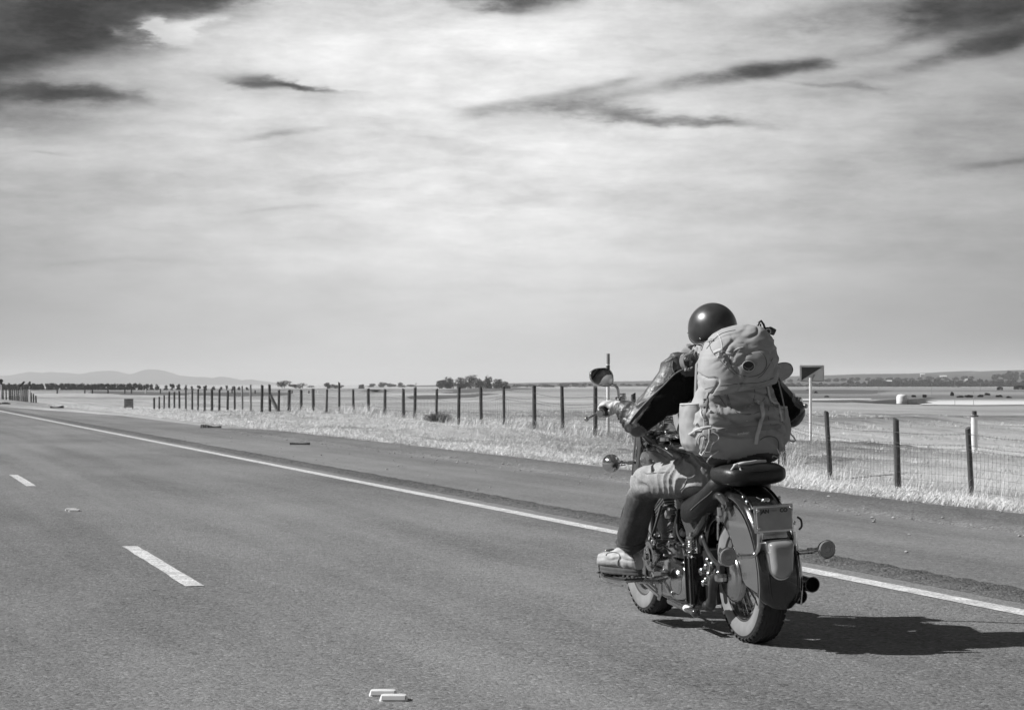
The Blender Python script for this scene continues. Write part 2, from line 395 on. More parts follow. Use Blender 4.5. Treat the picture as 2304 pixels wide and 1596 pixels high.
# one sheet of ground to the horizon
sv = np.unique(np.concatenate([-np.geomspace(20, 26000, 26), np.linspace(-18, -8.9, 10), np.array([-7, 0, 7, 7.2, 9.89, 9.92]), np.arange(10.2, 34, .35), np.geomspace(34.5, 26000, 60)]))
tv = np.unique(np.concatenate([[-300, -60, -10, 0, 8], np.arange(12, 150, 1.1), np.geomspace(151, 30000, 80)]))
S, T = np.meshgrid(sv, tv, indexing='ij'); GX = S * CT - T * ST_; GY = S * ST_ + T * CT; GZ = ter(GX, GY)
GZ = GZ + .025 * np.sin(GX * 7.3 + GY * 3.1) * np.sin(GY * 2.7) * ((S > 11) & (T < 150))
n1, n2 = S.shape; I = np.arange(n1 * n2).reshape(n1, n2)
raw_mesh('ground', np.stack([GX, GY, GZ], -1).reshape(-1, 3), np.stack([I[:-1, :-1], I[1:, :-1], I[1:, 1:], I[:-1, 1:]], -1).reshape(-1, 4), M['field'], smooth=True)
tag(bpy.data.objects['ground'], kind='structure')

def strip(name, s0, s1, ts, z, m, kind='structure', zf=None, ns=1, jit=0.0):
    V = []; F = []
    for i, t in enumerate(ts):
        a = s0(t) if callable(s0) else s0; b = s1(t) if callable(s1) else s1
        for k in range(ns + 1):
            s = a + (b - a) * k / ns
            if jit and k in (0, ns): s += random.uniform(-jit, jit)
            zz = z if zf is None else zf(s, t, k / ns)
            V.append((*W(s, t), zz))
    for i in range(len(ts) - 1):
        for k in range(ns):
            a = i * (ns + 1) + k; F.append((a, a + 1, a + ns + 2, a + ns + 1))
    o = raw_mesh(name, V, F, m, smooth=True); tag(o, kind=kind); return o
TS = list(np.arange(-30, 150, 2)) + list(np.geomspace(150, 900, 30))
strip('road', -8.0, 6.0, TS, 0.0, M['asphalt'])
strip('road_shoulder', 6.0, lambda t: float(edge(t)) if t > 66 else 9.42, list(np.arange(-30, 66, 1.5)) + [66.01] + list(np.arange(67, 150, .6)) + list(np.geomspace(150, 900, 30)), 0.0, M['asphalt2'], jit=0.0)
def bz(s, t, k):
    prof = np.interp(k, [0, .06, .16, .3, .55, .9, 1], [-.012, .028, .040, .034, .045, .030, -.02])
    nz = mn.noise(Vector((s * 5, t * 3.1, 0))) * .012 + mn.noise(Vector((s * 17, t * 14, 3))) * .010 * (1 if k < .35 else .4)
    return float(prof + nz * (0 if k in (0, 1) else 1)) * (1 - float(sm(63, 68, t)))
strip('asphalt_berm', lambda t: 9.30 + .04 * mn.noise(Vector((t * .9, 1, 0))), lambda t: 10.72 + .10 * mn.noise(Vector((t * .35, 5, 0))) + .05 * mn.noise(Vector((t * 1.7, 5, 0))) - .9 * float(sm(60, 68, t)), list(np.arange(-6, 68, .12)), 0, M['berm'], zf=bz, ns=22)
strip('edge_line', lambda t: 6.03 + .006 * mn.noise(Vector((t * 3, 0, 0))), lambda t: 6.19 + .006 * mn.noise(Vector((t * 3, 9, 0))), list(np.arange(-10, 140, .35)) + list(np.geomspace(140, 800, 20)), .004, M['line'])
for t0 in (-15.0, -.32, 14.35, 29.05, 43.75, 58.4, 73.1, 87.8, 102.5):
    strip('lane_dash', 1.905, 2.02, [t0 + 3.68 * k / 12 for k in range(13)], .004, M['line'], jit=.006)
# rumble strip: rolled grooves in the shoulder
def rz(s, t, k):
    e = math.sin(math.pi * k) ** .5 if 0 < k < 1 else 0
    g = .5 - .5 * math.cos(t * 2 * math.pi / .30 + .5 * mn.noise(Vector((t, 3, 1))))
    return .002 + e * (.004 + .026 * (g ** 1.6) + .016 * mn.noise(Vector((s * 5, t * 11, 2))))
strip('rumble_strip', lambda t: 6.38 + .03 * mn.noise(Vector((t * 2, 0, 5))), lambda t: 6.80 + .04 * mn.noise(Vector((t * 2, 4, 5))), list(np.arange(4, 135, .05)), 0, mat_asphalt('rumble asphalt', .12, spk=.7, bump=1.0), zf=rz, ns=6)

M['pasture'] = mat_field('grey pasture', .25); M['pasture2'] = mat_field('dull stubble', .33)
# flat patches of darker or paler land far off, outlined in plan and following the ground
def patch(name, pts, m, z=-1.2, lift=.05):
    P = [gp(u, v, z) for u, v in pts]; out = []
    for i, p in enumerate(P):
        q = P[(i + 1) % len(P)]
        for k in range(10):
            f = k / 10; x = p[0] + (q[0] - p[0]) * f; y = p[1] + (q[1] - p[1]) * f
            sc = .02 * math.hypot(q[0] - p[0], q[1] - p[1])
            out.append((x + sc * mn.noise(Vector((x * .05, y * .05, 1))) * 1.5, y + .5 * sc * mn.noise(Vector((x * .05, y * .05, 7)))))
    mb = MB(); n = len(out); mb.add([(x, y, z + lift) for x, y in out], [tuple(range(n))]); o = mb.build(name, m, smooth=0); tag(o, kind='structure'); return o
def c2(x, y): return (674.7 + x * .3173, 787.2 + y * .3173)
patch('ground_pasture', [(1640, 873), (1760, 871.5), (2000, 871), (2330, 871.5), (2420, 874), (2420, 893), (2320, 896), (2150, 898), (2060, 897), (1900, 898.5), (1720, 897), (1640, 890)], M['pasture'], lift=.03)
patch('ground_stubble', [(60, 874.5), (400, 873), (900, 872.5), (1340, 872.5), (1600, 873), (1600, 886), (1300, 889), (1000, 884), (700, 888), (300, 886), (60, 884)], M['pasture2'], lift=.03)
patch('ground_damp_hollow', [c2(*p) for p in [(1010, 298), (1120, 275), (1300, 266), (1500, 264), (1700, 268), (1660, 278), (1350, 290), (1150, 305), (1030, 306)]], M['darkveg'])
patch('ground_damp_hollow', [c2(*p) for p in [(740, 334), (860, 320), (1150, 318), (1300, 308), (1430, 313), (1250, 328), (1050, 345), (830, 345)]], M['darkveg'])
patch('ground_damp_hollow', [c2(*p) for p in [(420, 292), (500, 280), (640, 284), (620, 296), (520, 305)]], M['darkveg'])
patch('ground_damp_hollow', [(200, 879.5), (330, 881), (420, 884), (420, 889), (300, 888), (210, 884)], M['darkveg'])
patch('ground_damp_hollow', [(430, 883), (600, 882), (660, 884), (640, 890), (520, 891), (440, 889)], M['darkveg'])
patch('ground_damp_hollow', [(1640, 874), (1780, 877), (1900, 876), (1990, 878), (1960, 886), (1800, 886), (1650, 882)], M['darkveg'])
patch('ground_damp_hollow', [(1770, 900), (1900, 899), (1950, 902), (1900, 905), (1790, 903)], M['darkveg'])
patch('ground_ditch_shade', [(1912, 904), (1990, 899.5), (2060, 897), (2098, 894), (2090, 903), (2080, 909.5), (2020, 909), (1960, 907)], mat('painted ditch shade', .035, .9))  # flat dark sheet painted as the shadow along the ditch bank
patch('ground_gravel_track', [(2080, 911), (2092, 902.8), (2200, 902.5), (2330, 903), (2500, 903), (2500, 912), (2300, 911), (2200, 912)], M['paleground'], lift=.08)
patch('ground_gravel_track', [(1640, 900), (1760, 898), (1960, 897), (1960, 899), (1800, 901), (1700, 903)], M['paleground'], lift=.08)

# ------------------------------------------------------------------ far hills and mountains (closed ridges with real depth)
def ridge(name, prof, Y0, depth, zbase, m, rough=.1, seed=0, step=18, foot=.65):
    us = np.arange(prof[0][0], prof[-1][0] + 1, step); top = np.interp(us, [p[0] for p in prof], [p[1] for p in prof])
    rows = 13; V = []; n = len(us)
    for r in range(rows):
        f = r / (rows - 1); Y = Y0 + depth * (f - .6)
        shape = (f / .6) ** 1.3 if f < .6 else 1 - ((f - .6) / .4) ** 2 * .9
        for u, v in zip(us, top):
            X = (u - 1152) / FP * Y0 * (1 + .0 * f); h = (EYE - (v - 865) / FP * Y0) - zbase
            nz = mn.fractal(Vector((u * .02 + seed, f * 2.2, seed)), 1, 2, 5) * rough * h
            V.append((X, Y, zbase + max(0, h * shape + nz * (1 if f < .6 else .4) * (0 if f == .6 else 1)) - (0 if 0 < f else 1)))
    I = np.arange(rows * n).reshape(rows, n)
    F = np.stack([I[:-1, :-1], I[1:, :-1], I[1:, 1:], I[:-1, 1:]], -1).reshape(-1, 4)
    o = raw_mesh(name, V, F, m, smooth=True); tag(o, kind='structure'); return o
M['mountain'] = mat('dry scrub mountain', .06, .95, var=.3, vs=.002, spec=.05); M['hill'] = mat('dry grass hill', .11, .95, var=.4, vs=.01, vstretch=(.4, 1.6, 1), spec=.05)
mp = [(-900, 850), (-500, 838), (-200, 842)] + [(x * .3173, 787.2 + .3173 * y) for x, y in [(0, 178), (100, 172), (210, 156), (300, 160), (370, 155), (450, 158), (540, 166), (620, 158), (690, 142), (745, 140), (800, 145), (870, 166), (930, 169), (990, 150), (1050, 136), (1100, 136), (1160, 150), (1220, 174), (1300, 182), (1380, 190), (1420, 186), (1500, 195), (1560, 186), (1620, 195), (1700, 218), (1750, 203), (1800, 210), (1900, 225), (2000, 236), (2200, 250), (2500, 256)]] + [(1000, 868)]
ridge('mountain_range', mp, 15000, 3000, -3, M['mountain'], .10, 3, 9)
ridge('hills', [(900, 868), (1100, 862), (1240, 859.5), (1330, 858), (1460, 856), (1600, 851), (1700, 848), (1780, 845), (1900, 842), (1985, 839), (2050, 840), (2160, 835), (2250, 833), (2303, 831), (2500, 826), (2800, 830), (3200, 845), (3600, 860)], 4300, 3000, -1.3, M['hill'], .06, 8, 12)

# ------------------------------------------------------------------ trees
def leafball(mb, c, r, n, sz, rnd):
    """small leaf-clump faces spread through an uneven ellipsoid volume"""
    for _ in range(n):
        d = Vector((rnd.gauss(0, 1), rnd.gauss(0, 1), rnd.gauss(0, 1))).normalized(); k = rnd.random() ** .35
        k *= 1 + .22 * mn.noise(Vector((d.x * 2.1 + c[0], d.y * 2.1, d.z * 2.1 + c[2])))
        p = Vector(c) + Vector((d.x * r[0], d.y * r[1], d.z * r[2])) * k
        nrm = Vector((rnd.gauss(0, 1), rnd.gauss(0, 1), rnd.gauss(0, 1) + .6)).normalized(); x, y, _ = frame_of(nrm); s = sz * rnd.uniform(.6, 1.4)
        mb.add([p + x * s, p + y * s * .8, p - x * s, p - y * s * .8 + nrm * s * .3], [(0, 1, 2, 3)])
M['leaf'] = [mat('foliage dark', .035, .8, var=.5, vs=.6, spec=.2), mat('foliage mid', .07, .8, var=.4, vs=.5, spec=.2), mat('foliage olive', .12, .8, var=.4, vs=.6, spec=.2)]
M['bark'] = mat('bark', .10, .9, var=.4, vs=6)
def tree_proto(h, wd, kind, seed, sz=.5, n=700, blobs=6, low=.08):
    rnd = random.Random(seed); cr = MB()
    for b in range(blobs):
        a = rnd.uniform(0, 6.28); rr = wd * .5 * rnd.uniform(.1, .62); z = h * rnd.uniform(low, .80)
        s = wd * rnd.uniform(.20, .34); leafball(cr, (rr * math.cos(a), rr * math.sin(a), z), (s, s, s * rnd.uniform(.7, 1.1) * min(1.3, h / wd)), n // blobs, sz, rnd)
    tr = MB(); tr.tube([(0, 0, -.4), (.05 * h * rnd.uniform(-1, 1), 0, h * .3), (0, .02 * h, h * .55)], [h * .035, h * .026, h * .014], 7)
    for k in range(4):
        a = k * 1.6 + rnd.random(); tr.tube([(0, 0, h * .28), (.15 * wd * math.cos(a), .15 * wd * math.sin(a), h * .45), (.3 * wd * math.cos(a), .3 * wd * math.sin(a), h * .62)], [h * .016, h * .011, h * .006], 5)
    return cr, tr
_pc = {}
def tree(name, loc, h, wd, kind, seed, label, cat, group, key=None, rz=0, **k):
    e = empty(name, loc, (0, 0, rz)); tag(e, label, cat, group)
    if key and key in _pc:
        for s_ in _pc[key]:
            c = s_.copy(); COL.objects.link(c); c.parent = e
        b = _pc[key + '_h']; e.scale = (wd / b[1], wd / b[1], h / b[0]); return e
    cr, tr = tree_proto(h, wd, kind, seed, **k)
    a = cr.build('crown', M['leaf'][kind], e, smooth=0); b = tr.build('trunk', M['bark'], e)
    if key: _pc[key] = (a, b); _pc[key + '_h'] = (h, wd)
    return e
# the copse on the horizon: (u centre, base v, top v, width px)
Yc = 1500.0; rnd = random.Random(5)
for i, (u, tv_, wpx, kd, lb) in enumerate([(993, 850, 24, 1, 'low rounded tree at the left end of the horizon copse'), (1012, 845, 26, 0, 'dark broad tree second from the left in the horizon copse'),
        (1035, 846, 26, 1, 'mid grey tree third from the left in the horizon copse'), (1058, 839, 34, 0, 'large domed dark tree at the middle of the horizon copse'),
        (1080, 848, 24, 2, 'pale low tree right of the domed tree in the horizon copse'), (1097, 838, 20, 0, 'tallest narrow tree with rounded top in the horizon copse'),
        (1119, 847, 22, 1, 'rounded tree just right of the tallest tree in the horizon copse'), (1137, 855, 20, 1, 'small shrubby tree at the right end of the horizon copse')]):
    Y = Yc + rnd.uniform(-30, 30); X, _, _ = px(u, 865, Y); s = Y / FP
    tree('copse_tree', (X, Y, -1.2), (866.5 - tv_) * s + 1.2, wpx * s * 1.25, kd, 100 + i, lb, 'tree', 'trees of the copse on the horizon', sz=.36, n=1500, blobs=10)
def lone(u, tv_, wpx, kd, lb, Y, seed, base=868.5, sz=.30, n=800):
    s = Y / FP; z0 = EYE - (base - 865) * s
    z0 = min(z0, -1.15)
    tree('field_tree', (px(u, 865, Y)[0], Y, z0), (base - tv_) * s, wpx * s * 1.2, kd, seed, lb, 'tree', 'small trees scattered along the horizon', sz=sz, n=n)
lone(640, 852.5, 34, 0, 'dark rounded oak standing alone above the pale posts on the horizon', 1500, 11, 870)
lone(668, 858, 34, 0, 'low wide dark oak right of the lone rounded oak', 1520, 12, 870)
lone(737, 852, 13, 0, 'narrow upright dark tree left of the long low bush', 1500, 13, 869)
lone(757, 859, 30, 1, 'long low grey bush beside the narrow upright tree', 1510, 14, 869)
lone(815, 857, 14, 1, 'small round grey tree above the middle fence posts', 1500, 15, 868)
for i, (u, tv_, wp, lb) in enumerate([(838, 859, 18, 'faint grey tree fourth gap right of the narrow tree'), (860, 856, 18, 'pale grey tree with two crowns on the horizon'), (880, 858, 22, 'pale flat topped tree on the horizon'),
        (903, 857, 16, 'pale rounded tree left of the small windpump'), (925, 861, 22, 'low pale scrub left of the copse'), (700, 863, 16, 'tiny low scrub between the oak pair and the narrow tree'),
        (1165, 861, 30, 'low faint scrub right of the copse'), (1195, 859, 36, 'low faint scrub line further right of the copse'), (1230, 858, 34, 'faint grey scrub above the right fence posts'),
        (1270, 856, 30, 'faint taller scrub left of the round mirror'), (1300, 857, 34, 'faint scrub beside the round mirror')]):
    lone(u, tv_, wp, 2, lb, 2300, 40 + i, 867, sz=.6, n=500)
# orchard row across the left
rnd = random.Random(3); k = 0; u = -20
while u < 560:
    dens = 1 if u < 340 else 2.0
    for row in range(2 if u < 300 else 1):
        Y = 1090 + row * 45 + rnd.uniform(-8, 8); s = Y / FP; tv_ = (862.5 if u < 380 else 862.5 + (u - 380) * .03) + rnd.uniform(-1.2, 1.5)
        hh = (876.5 - tv_) * s; wd = rnd.uniform(8.5, 12) * s
        if u > 420: wd *= .8; hh *= .9
        e = tree('orchard_tree', (px(u + rnd.uniform(-2, 2) + row * 4, 865, Y)[0], Y, -1.25), hh, wd, 0, 60 + k, 'dark low orchard tree in the long row below the mountains', 'tree', 'orchard trees in the long row below the mountains', key='orch%d' % (k % 4), rz=rnd.uniform(0, 6), sz=.26, n=420, blobs=7)
        k += 1
    u += 7.5 * dens * rnd.uniform(.8, 1.2)
# trees and scrub below and on the right-hand hills
rnd = random.Random(9)
def hz(u, Y):                     # height of the hill front at (u, Y)
    top = np.interp(u, [900, 1240, 1460, 1780, 2050, 2303, 2800], [868, 859.5, 856, 845, 840, 831, 830]); h = (EYE - (top - 865) / FP * 4300) + 1.3
    f = (Y - 4300) / 3000 + .6; return -1.3 + (h * (max(f, 0) / .6) ** 1.3 if f > 0 else 0)
k = 0
for (u0, u1, Y, hpx, wpx, kd, step) in [(1560, 1960, 2600, 6, 15, 1, 10), (1900, 2000, 2700, 9, 16, 1, 12), (1960, 2130, 2600, 14, 18, 0, 6.5), (2128, 2160, 2500, 15, 15, 0, 9), (2160, 2360, 2600, 14, 18, 0, 6.5), (2240, 2400, 3300, 15, 20, 0, 14), (1700, 2200, 3400, 5, 16, 1, 19), (1300, 1560, 2900, 4, 16, 1, 17)]:
    u = u0
    while u < u1:
        s = Y / FP; YY = Y + rnd.uniform(-60, 60); hh = hpx * s * rnd.uniform(.75, 1.25); X = (u - 1152) / FP * YY
        zz = hz(u, YY) - .3
        if Y == 2600 and u > 1900: zz += 2.2
        tree('hillside_tree', (X, YY, hz(u, YY) - .5), hh + 1.0, wpx * s * rnd.uniform(.8, 1.2), kd, 200 + k, 'dark bushy tree among the others at the foot of the far right hills', 'tree', 'bushy trees at the foot of the far right hills', key='hill%d' % (k % 5) + str(kd), rz=rnd.uniform(0, 6), sz=.9, n=420, blobs=7)
        u += step * rnd.uniform(.7, 1.3); k += 1
# low shrubs on the near side of the track
for i, (u, v, w_, h_) in enumerate([(2032, 897, 10, 6), (2057, 893, 12, 5), (2080, 894, 10, 7), (2142, 890, 9, 9), (2160, 894, 14, 5), (2180, 894, 18, 6), (2205, 893, 16, 6), (2222, 889, 14, 6), (2248, 893, 14, 5), (2270, 895, 12, 4), (1818, 877, 10, 3), (1836, 884, 8, 5), (1860, 893, 9, 3)]):
    Y = FP * 2.45 / (v - 865); s = Y / FP
    lab = ['small dark shrub behind the white tank', 'low dark shrub right of the white tank', 'upright dark shrub above the ditch end', 'tall dark shrub beside the thin utility pole', 'flat shrub just right of the utility pole', 'first long dark shrub of the row right of the pole', 'second long dark shrub of the row right of the pole', 'raised shrub in the row right of the pole', 'shrub near the right end of the row', 'last thin shrub of the row by the right edge', 'low shrub left of the road sign board', 'small shrub right of the road sign board', 'tiny shrub in the pale field right of the sign post'][i]
    tree('shrub', (px(u, 865, Y)[0], Y, -1.25), h_ * s, w_ * s, 0, 400 + i, lab, 'shrub', 'shrubs scattered in the right field', sz=.16, n=500, blobs=7)

# ------------------------------------------------------------------ things in the far field
M['white'] = mat('weathered white paint', .72, .6, var=.15, vs=3); M['grey'] = mat('weathered grey paint', .30, .6, var=.2, vs=3); M['dark'] = mat('dark weathered boards', .05, .8, var=.4, vs=2)
M['wood'] = mat('weathered fence timber', .070, .9, var=.45, vs=3.0, vstretch=(9, 9, .6), bump=.6, bs=25, bstretch=(6, 6, .5), dist=.01)
M['woodpale'] = mat('bleached fence timber', .30, .9, var=.35, vs=3.0, vstretch=(9, 9, .6), bump=.6, bs=25, bstretch=(6, 6, .5), dist=.01)
M['wire'] = mat('rusty wire', .10, .6, .3, var=.3, vs=3)
# tank
Y = FP * 2.45 / 43.5; s = Y / FP; e = empty('water_tank', (px(2029, 865, Y)[0], Y, -1.2)); tag(e, 'white rounded water tank standing in the far right field', 'tank')
m = MB(); r_ = 12.2 * s; h_ = 20 * s
m.lathe([(1e-4, 0), (r_, 0), (r_, h_ * .3), (r_ * 1.01, h_ * .31), (r_, h_ * .33), (r_, h_ * .8), (r_ * .93, h_ * .93), (r_ * .75, h_ * 1.04), (r_ * .4, h_ * 1.1), (1e-4, h_ * 1.12)], axis=(0, 0, 1), n=36); m.build('tank_shell', M['white'], e, 30)
m = MB(); m.cyl((0, 0, h_ * 1.1), (0, 0, h_ * 1.17), r_ * .16, n=16); m.build('hatch', M['grey'], e)
m = MB(); m.tube([(r_ * .8, -r_ * .5, h_ * .1), (r_ * 1.3, -r_ * .6, h_ * .1), (r_ * 1.3, -r_ * .6, 0)], .04, 8); m.build('outlet_pipe', M['grey'], e)
e = empty('water_trough', (px(2052, 865, Y)[0], Y, -1.2)); tag(e, 'low white box trough beside the white tank', 'trough')
m = MB(); m.box((0, 0, 4 * s), (22 * s, 12 * s, 8 * s), b=.03); m.build('trough_body', M['white'], e)
m = MB(); m.box((0, 0, 8.2 * s), (23 * s, 13 * s, .6 * s), b=.01); m.build('rim', M['grey'], e)
# sheds
for (u, v0, v1, wp, dp, lb) in [(2249, 869.5, 877, 13, 6, 'small dark shed left of the larger one near the right edge'), (2292, 866, 875.5, 23, 8, 'larger dark shed at the right edge of the field')]:
    Y = FP * 2.45 / (v1 - 865); s = Y / FP; e = empty('farm_shed', (px(u, 865, Y)[0], Y, -1.2)); tag(e, lb, 'shed', 'dark sheds in the far right field')
    w_ = wp * s; h_ = (v1 - v0) * s; d_ = dp * s
    m = MB(); m.box((0, 0, h_ * .36), (w_, d_, h_ * .72)); m.build('wall', M['dark'], e, 0)
    m = MB(); m.prism([(-w_ * .54, h_ * .70), (w_ * .54, h_ * .70), (w_ * .54, h_ * .78), (0, h_), (-w_ * .54, h_ * .78)], lambda a, b, c: (a, c, b), -d_ * .55, d_ * .55); m.build('roof', M['dark'], e, 0)
    m = MB(); m.box((w_ * .1, -d_ * .5 - .03, h_ * .25), (w_ * .3, .05, h_ * .5)); m.build('door', M['grey'], e, 0)
for (u, v, wp, Y, lb) in [(2003, 846, 16, 3100, 'pale farmhouse above the dark trees left of the thin pole'), (2122, 842, 14, 3600, 'pale low farmhouse on the hillside just left of the thin pole'), (2176, 847, 10, 3150, 'small white farmhouse among trees right of the thin pole'), (2075, 840, 9, 3900, 'smallest pale farmhouse near the hilltop')]:
    s = Y / FP; z = hz(u, Y); w_ = wp * s; h_ = 4.0 * s + 1.0; e = empty('farmhouse', (px(u, 865, Y)[0], Y, max(z, (865 - v) * s + EYE - h_ * .75))); tag(e, lb, 'farmhouse', 'pale farmhouses on the right hills')
    e.location.z = z + 0.0
    m = MB(); m.box((0, 0, h_ * .3 - .5), (w_, w_ * .5, h_ * .6 + 1)); m.build('wall', M['white'], e, 0)
    m = MB(); m.prism([(-w_ * .3, h_ * .6), (w_ * .3, h_ * .6), (0, h_)], lambda a, b, c: (c, a, b), -w_ * .54, w_ * .54); m.build('roof', M['white'], e, 0)
    for q in (-.3, .0, .3):
        m = MB(); m.box((q * w_, -w_ * .25 - .05, h_ * .34), (w_ * .1, .1, h_ * .2)); m.build('window', M['dark'], e, 0)
# utility poles
for (u, v0, v1, lb, kd) in [(2148, 845, 911, 'tallest thin utility pole rising above the hill trees', 0), (2190, 879, 911, 'short utility pole right of the tallest one', 0), (2096, 861, 892, 'faint utility pole left of the tallest one', 0), (1977, 869, 894, 'faint utility pole left of the white tank', 0), (936, 858, 868.5, 'tiny pole like windpump left of the horizon copse', 1), (2205, 861, 880, 'faint short pole between the shrub row and the hill', 0)]:
    Y = FP * 2.45 / (v1 - 865) if not kd else 1600; s = Y / FP; e = empty('utility_pole' if not kd else 'windpump', (px(u, 865, Y)[0], Y, -1.2)); tag(e, lb, 'pole' if not kd else 'windpump', 'thin utility poles in the far field' if not kd else None)
    h_ = (v1 - v0) * s; r_ = .55 * s
    m = MB(); m.tube([(0, 0, 0), (0, 0, h_)], [r_, r_ * .7], 8); m.build('post', M['grey'], e)
    m = MB()
    if kd:
        for q in range(8):
            a = q * math.pi / 4; m.box((1.1 * s * math.cos(a), -.2, h_ + 1.1 * s * math.sin(a)), (1.6 * s, .05, .5 * s), (0, -a, 0))
        m.build('rotor', M['grey'], e)
    else:
        m.box((0, 0, h_ * .93), (h_ * .10, r_ * 1.2, r_ * 1.2)); m.build('crossarm', M['grey'], e)
# ------------------------------------------------------------------ fence
FS = 19.7
def fence_at(u):
    k = (u - 1152) / FP          # X/Y on the line s = FS
    t = (FS * CT - k * FS * ST_) / (ST_ + k * CT); return t
A = [(1095, 338, 375), (1130, 332, 378), (1163, 320, 375), (1198, 295, 385), (1237, 297, 388), (1274, 291, 390), (1319, 282, 400), (1364, 284, 400), (1405, 280, 405), (1452, 278, 408), (1504, 277, 412), (1556, 280, 415), (1614, 290, 442), (1666, 256, 442), (1720, 253, 438), (1779, 248, 446), (1856, 250, 446), (1915, 245, 430), (1976, 282, 441), (2050, 284, 447), (2137, 281, 443), (2224, 277, 450)]
B = [(98, 278, 455), (190, 280, 460), (281, 228, 465), (381, 280, 450), (487, 273, 480), (603, 280, 435), (735, 275, 485), (815, 265, 500), (968, 278, 470), (1124, 265, 520), (1286, 258, 520), (1449, 255, 525), (1664, 257, 555), (1865, 257, 570), (2095, 260, 590)]
posts = [(x * .3173, 787.2 + y * .3173, 787.2 + z * .3173, 0) for x, y, z in A] + [(674.7 + x * .3173, 787.2 + y * .3173, 787.2 + z * .3173, 0) for x, y, z in B]
posts += [(1428, 885, 991, 1), (1510, 889, 1003, 1), (1590, 895, 1016, 1), (1672, 904, 1028, 2), (1764, 915, 1041, 2.5), (1868, 926, 1055, 3), (2020, 942, 1088, 2.5), (2186, 962, 1118, 4), (2395, 990, 1165, 3), (2640, 1025, 1225, 2)]
fence = empty('wire_fence', (*W(FS, 60), 0)); tag(fence, 'long wire fence of dark timber posts with barbed strands and mesh beside the verge', 'fence')
fi = Matrix.Translation(-fence.location)
PP = []
def post_mesh(h, r, seed, tall=0):
    rnd = random.Random(seed); m = MB(); n = 10; ks = 7; rings = []
    for k in range(ks):
        f = k / (ks - 1); z = -.3 + (h + .3) * f
        rings.append([((r * (1 - .12 * f) * (1 + .09 * mn.noise(Vector((math.cos(a) * 1.5, math.sin(a) * 1.5 + seed, z * 2.2))))) * math.cos(a), r * (1 - .12 * f) * math.sin(a), z + (.03 * math.cos(a + seed) if k == ks - 1 else 0)) for a in [2 * math.pi * j / n for j in range(n)]])
    m.loft(rings); return m
for i, (u, vt, vb, tilt) in enumerate(posts):
    t = fence_at(u); X, Y = W(FS, t); zt = EYE - (vt - 865) * Y / FP; zb = EYE - (vb - 865) * Y / FP; zg = ter1(X, Y)
    r = (.060 if i > 22 else .073) * random.uniform(.85, 1.18)
    if i in (13, 14, 15): r = .06
    h = zt - zg; PP.append((t, X, Y, zg, h, zb))
    o = post_mesh(h, r, i * 1.7).build('fence_post', M['woodpale'] if i in (15, 14) else M['wood'], fence)
    o.location = fi @ Vector((X, Y, zg)); ti = -R(tilt) * .8 + random.uniform(-.022, .022); o.rotation_euler = (random.uniform(-.02, .02), ti, random.uniform(0, 6) * 0)
    if i in (15, 14): tag(o, 'pale bleached fence post')
# propped brace beside a post
k = 17; t, X, Y, zg, h, zb = PP[k]; m = MB(); m.tube([(0, 0, h * .68), (.55, -.1, -.1)], [.09, .11], 8); o = m.build('brace', M['woodpale'], fence); o.location = fi @ Vector((X, Y, zg))
PP.sort()
def zr(p): return min(p[4], 1.35)
def strand(fr, name, r, barbs):
    m = MB(); pts = []; rnd = random.Random(int(fr * 100))
    for a, b in zip(PP[:-1], PP[1:]):
        n = 6
        for k in range(n):
            f = k / n; s = FS - .08; t = a[0] + (b[0] - a[0]) * f; x, y = W(s, t)
            za = a[3] + 1.22 * fr; zb2 = b[3] + 1.22 * fr; sag = .035 * 4 * f * (1 - f) * (b[0] - a[0]) / 4
            pts.append((x, y, za + (zb2 - za) * f - sag))
    m.tube([fi @ Vector(p) for p in pts], r, 5)
    if barbs:
        for p, q in zip(pts[:-1], pts[1:]):
            if math.hypot(p[0], p[1]) > 75: continue
            L = (Vector(q) - Vector(p)).length; k = int(L / .14)
            for j in range(k):
                c = fi @ Vector(p).lerp(Vector(q), j / k); a = rnd.uniform(0, 3.14)
                d = Vector((.3 * math.cos(a), .2, math.sin(a))).normalized() * .022
                m.tube([c - d, c + d], r * .8, 3)
    return m.build(name, M['wire'], fence, 60)
strand(.93, 'barbed_wire', .0042, True); strand(.76, 'barbed_wire', .0042, True); strand(.70, 'barbed_wire', .0042, True)
# woven mesh below
m = MB()
for fr in (.08, .18, .29, .41, .54, .66):
    pts = []
    for a, b in zip(PP[:-1], PP[1:]):
        x, y = W(FS - .08, a[0]); pts.append(fi @ Vector((x, y, a[3] + 1.22 * fr)))
    m.tube(pts, .0026, 3)
tt = PP[0][0]
TA = np.array([p[0] for p in PP]); ZA = np.array([p[3] for p in PP])
while tt < 112:
    x, y = W(FS - .08, tt); z = float(np.interp(tt, TA, ZA)); c = fi @ Vector((x, y, z)); rr = .0024 if tt < 70 else .004
    m.tube([c + Vector((0, 0, .03)), c + Vector((0, 0, 1.22 * .66))], rr, 3); tt += .155 if tt < 70 else .22
m.build('wire_mesh', M['wire'], fence, 60)

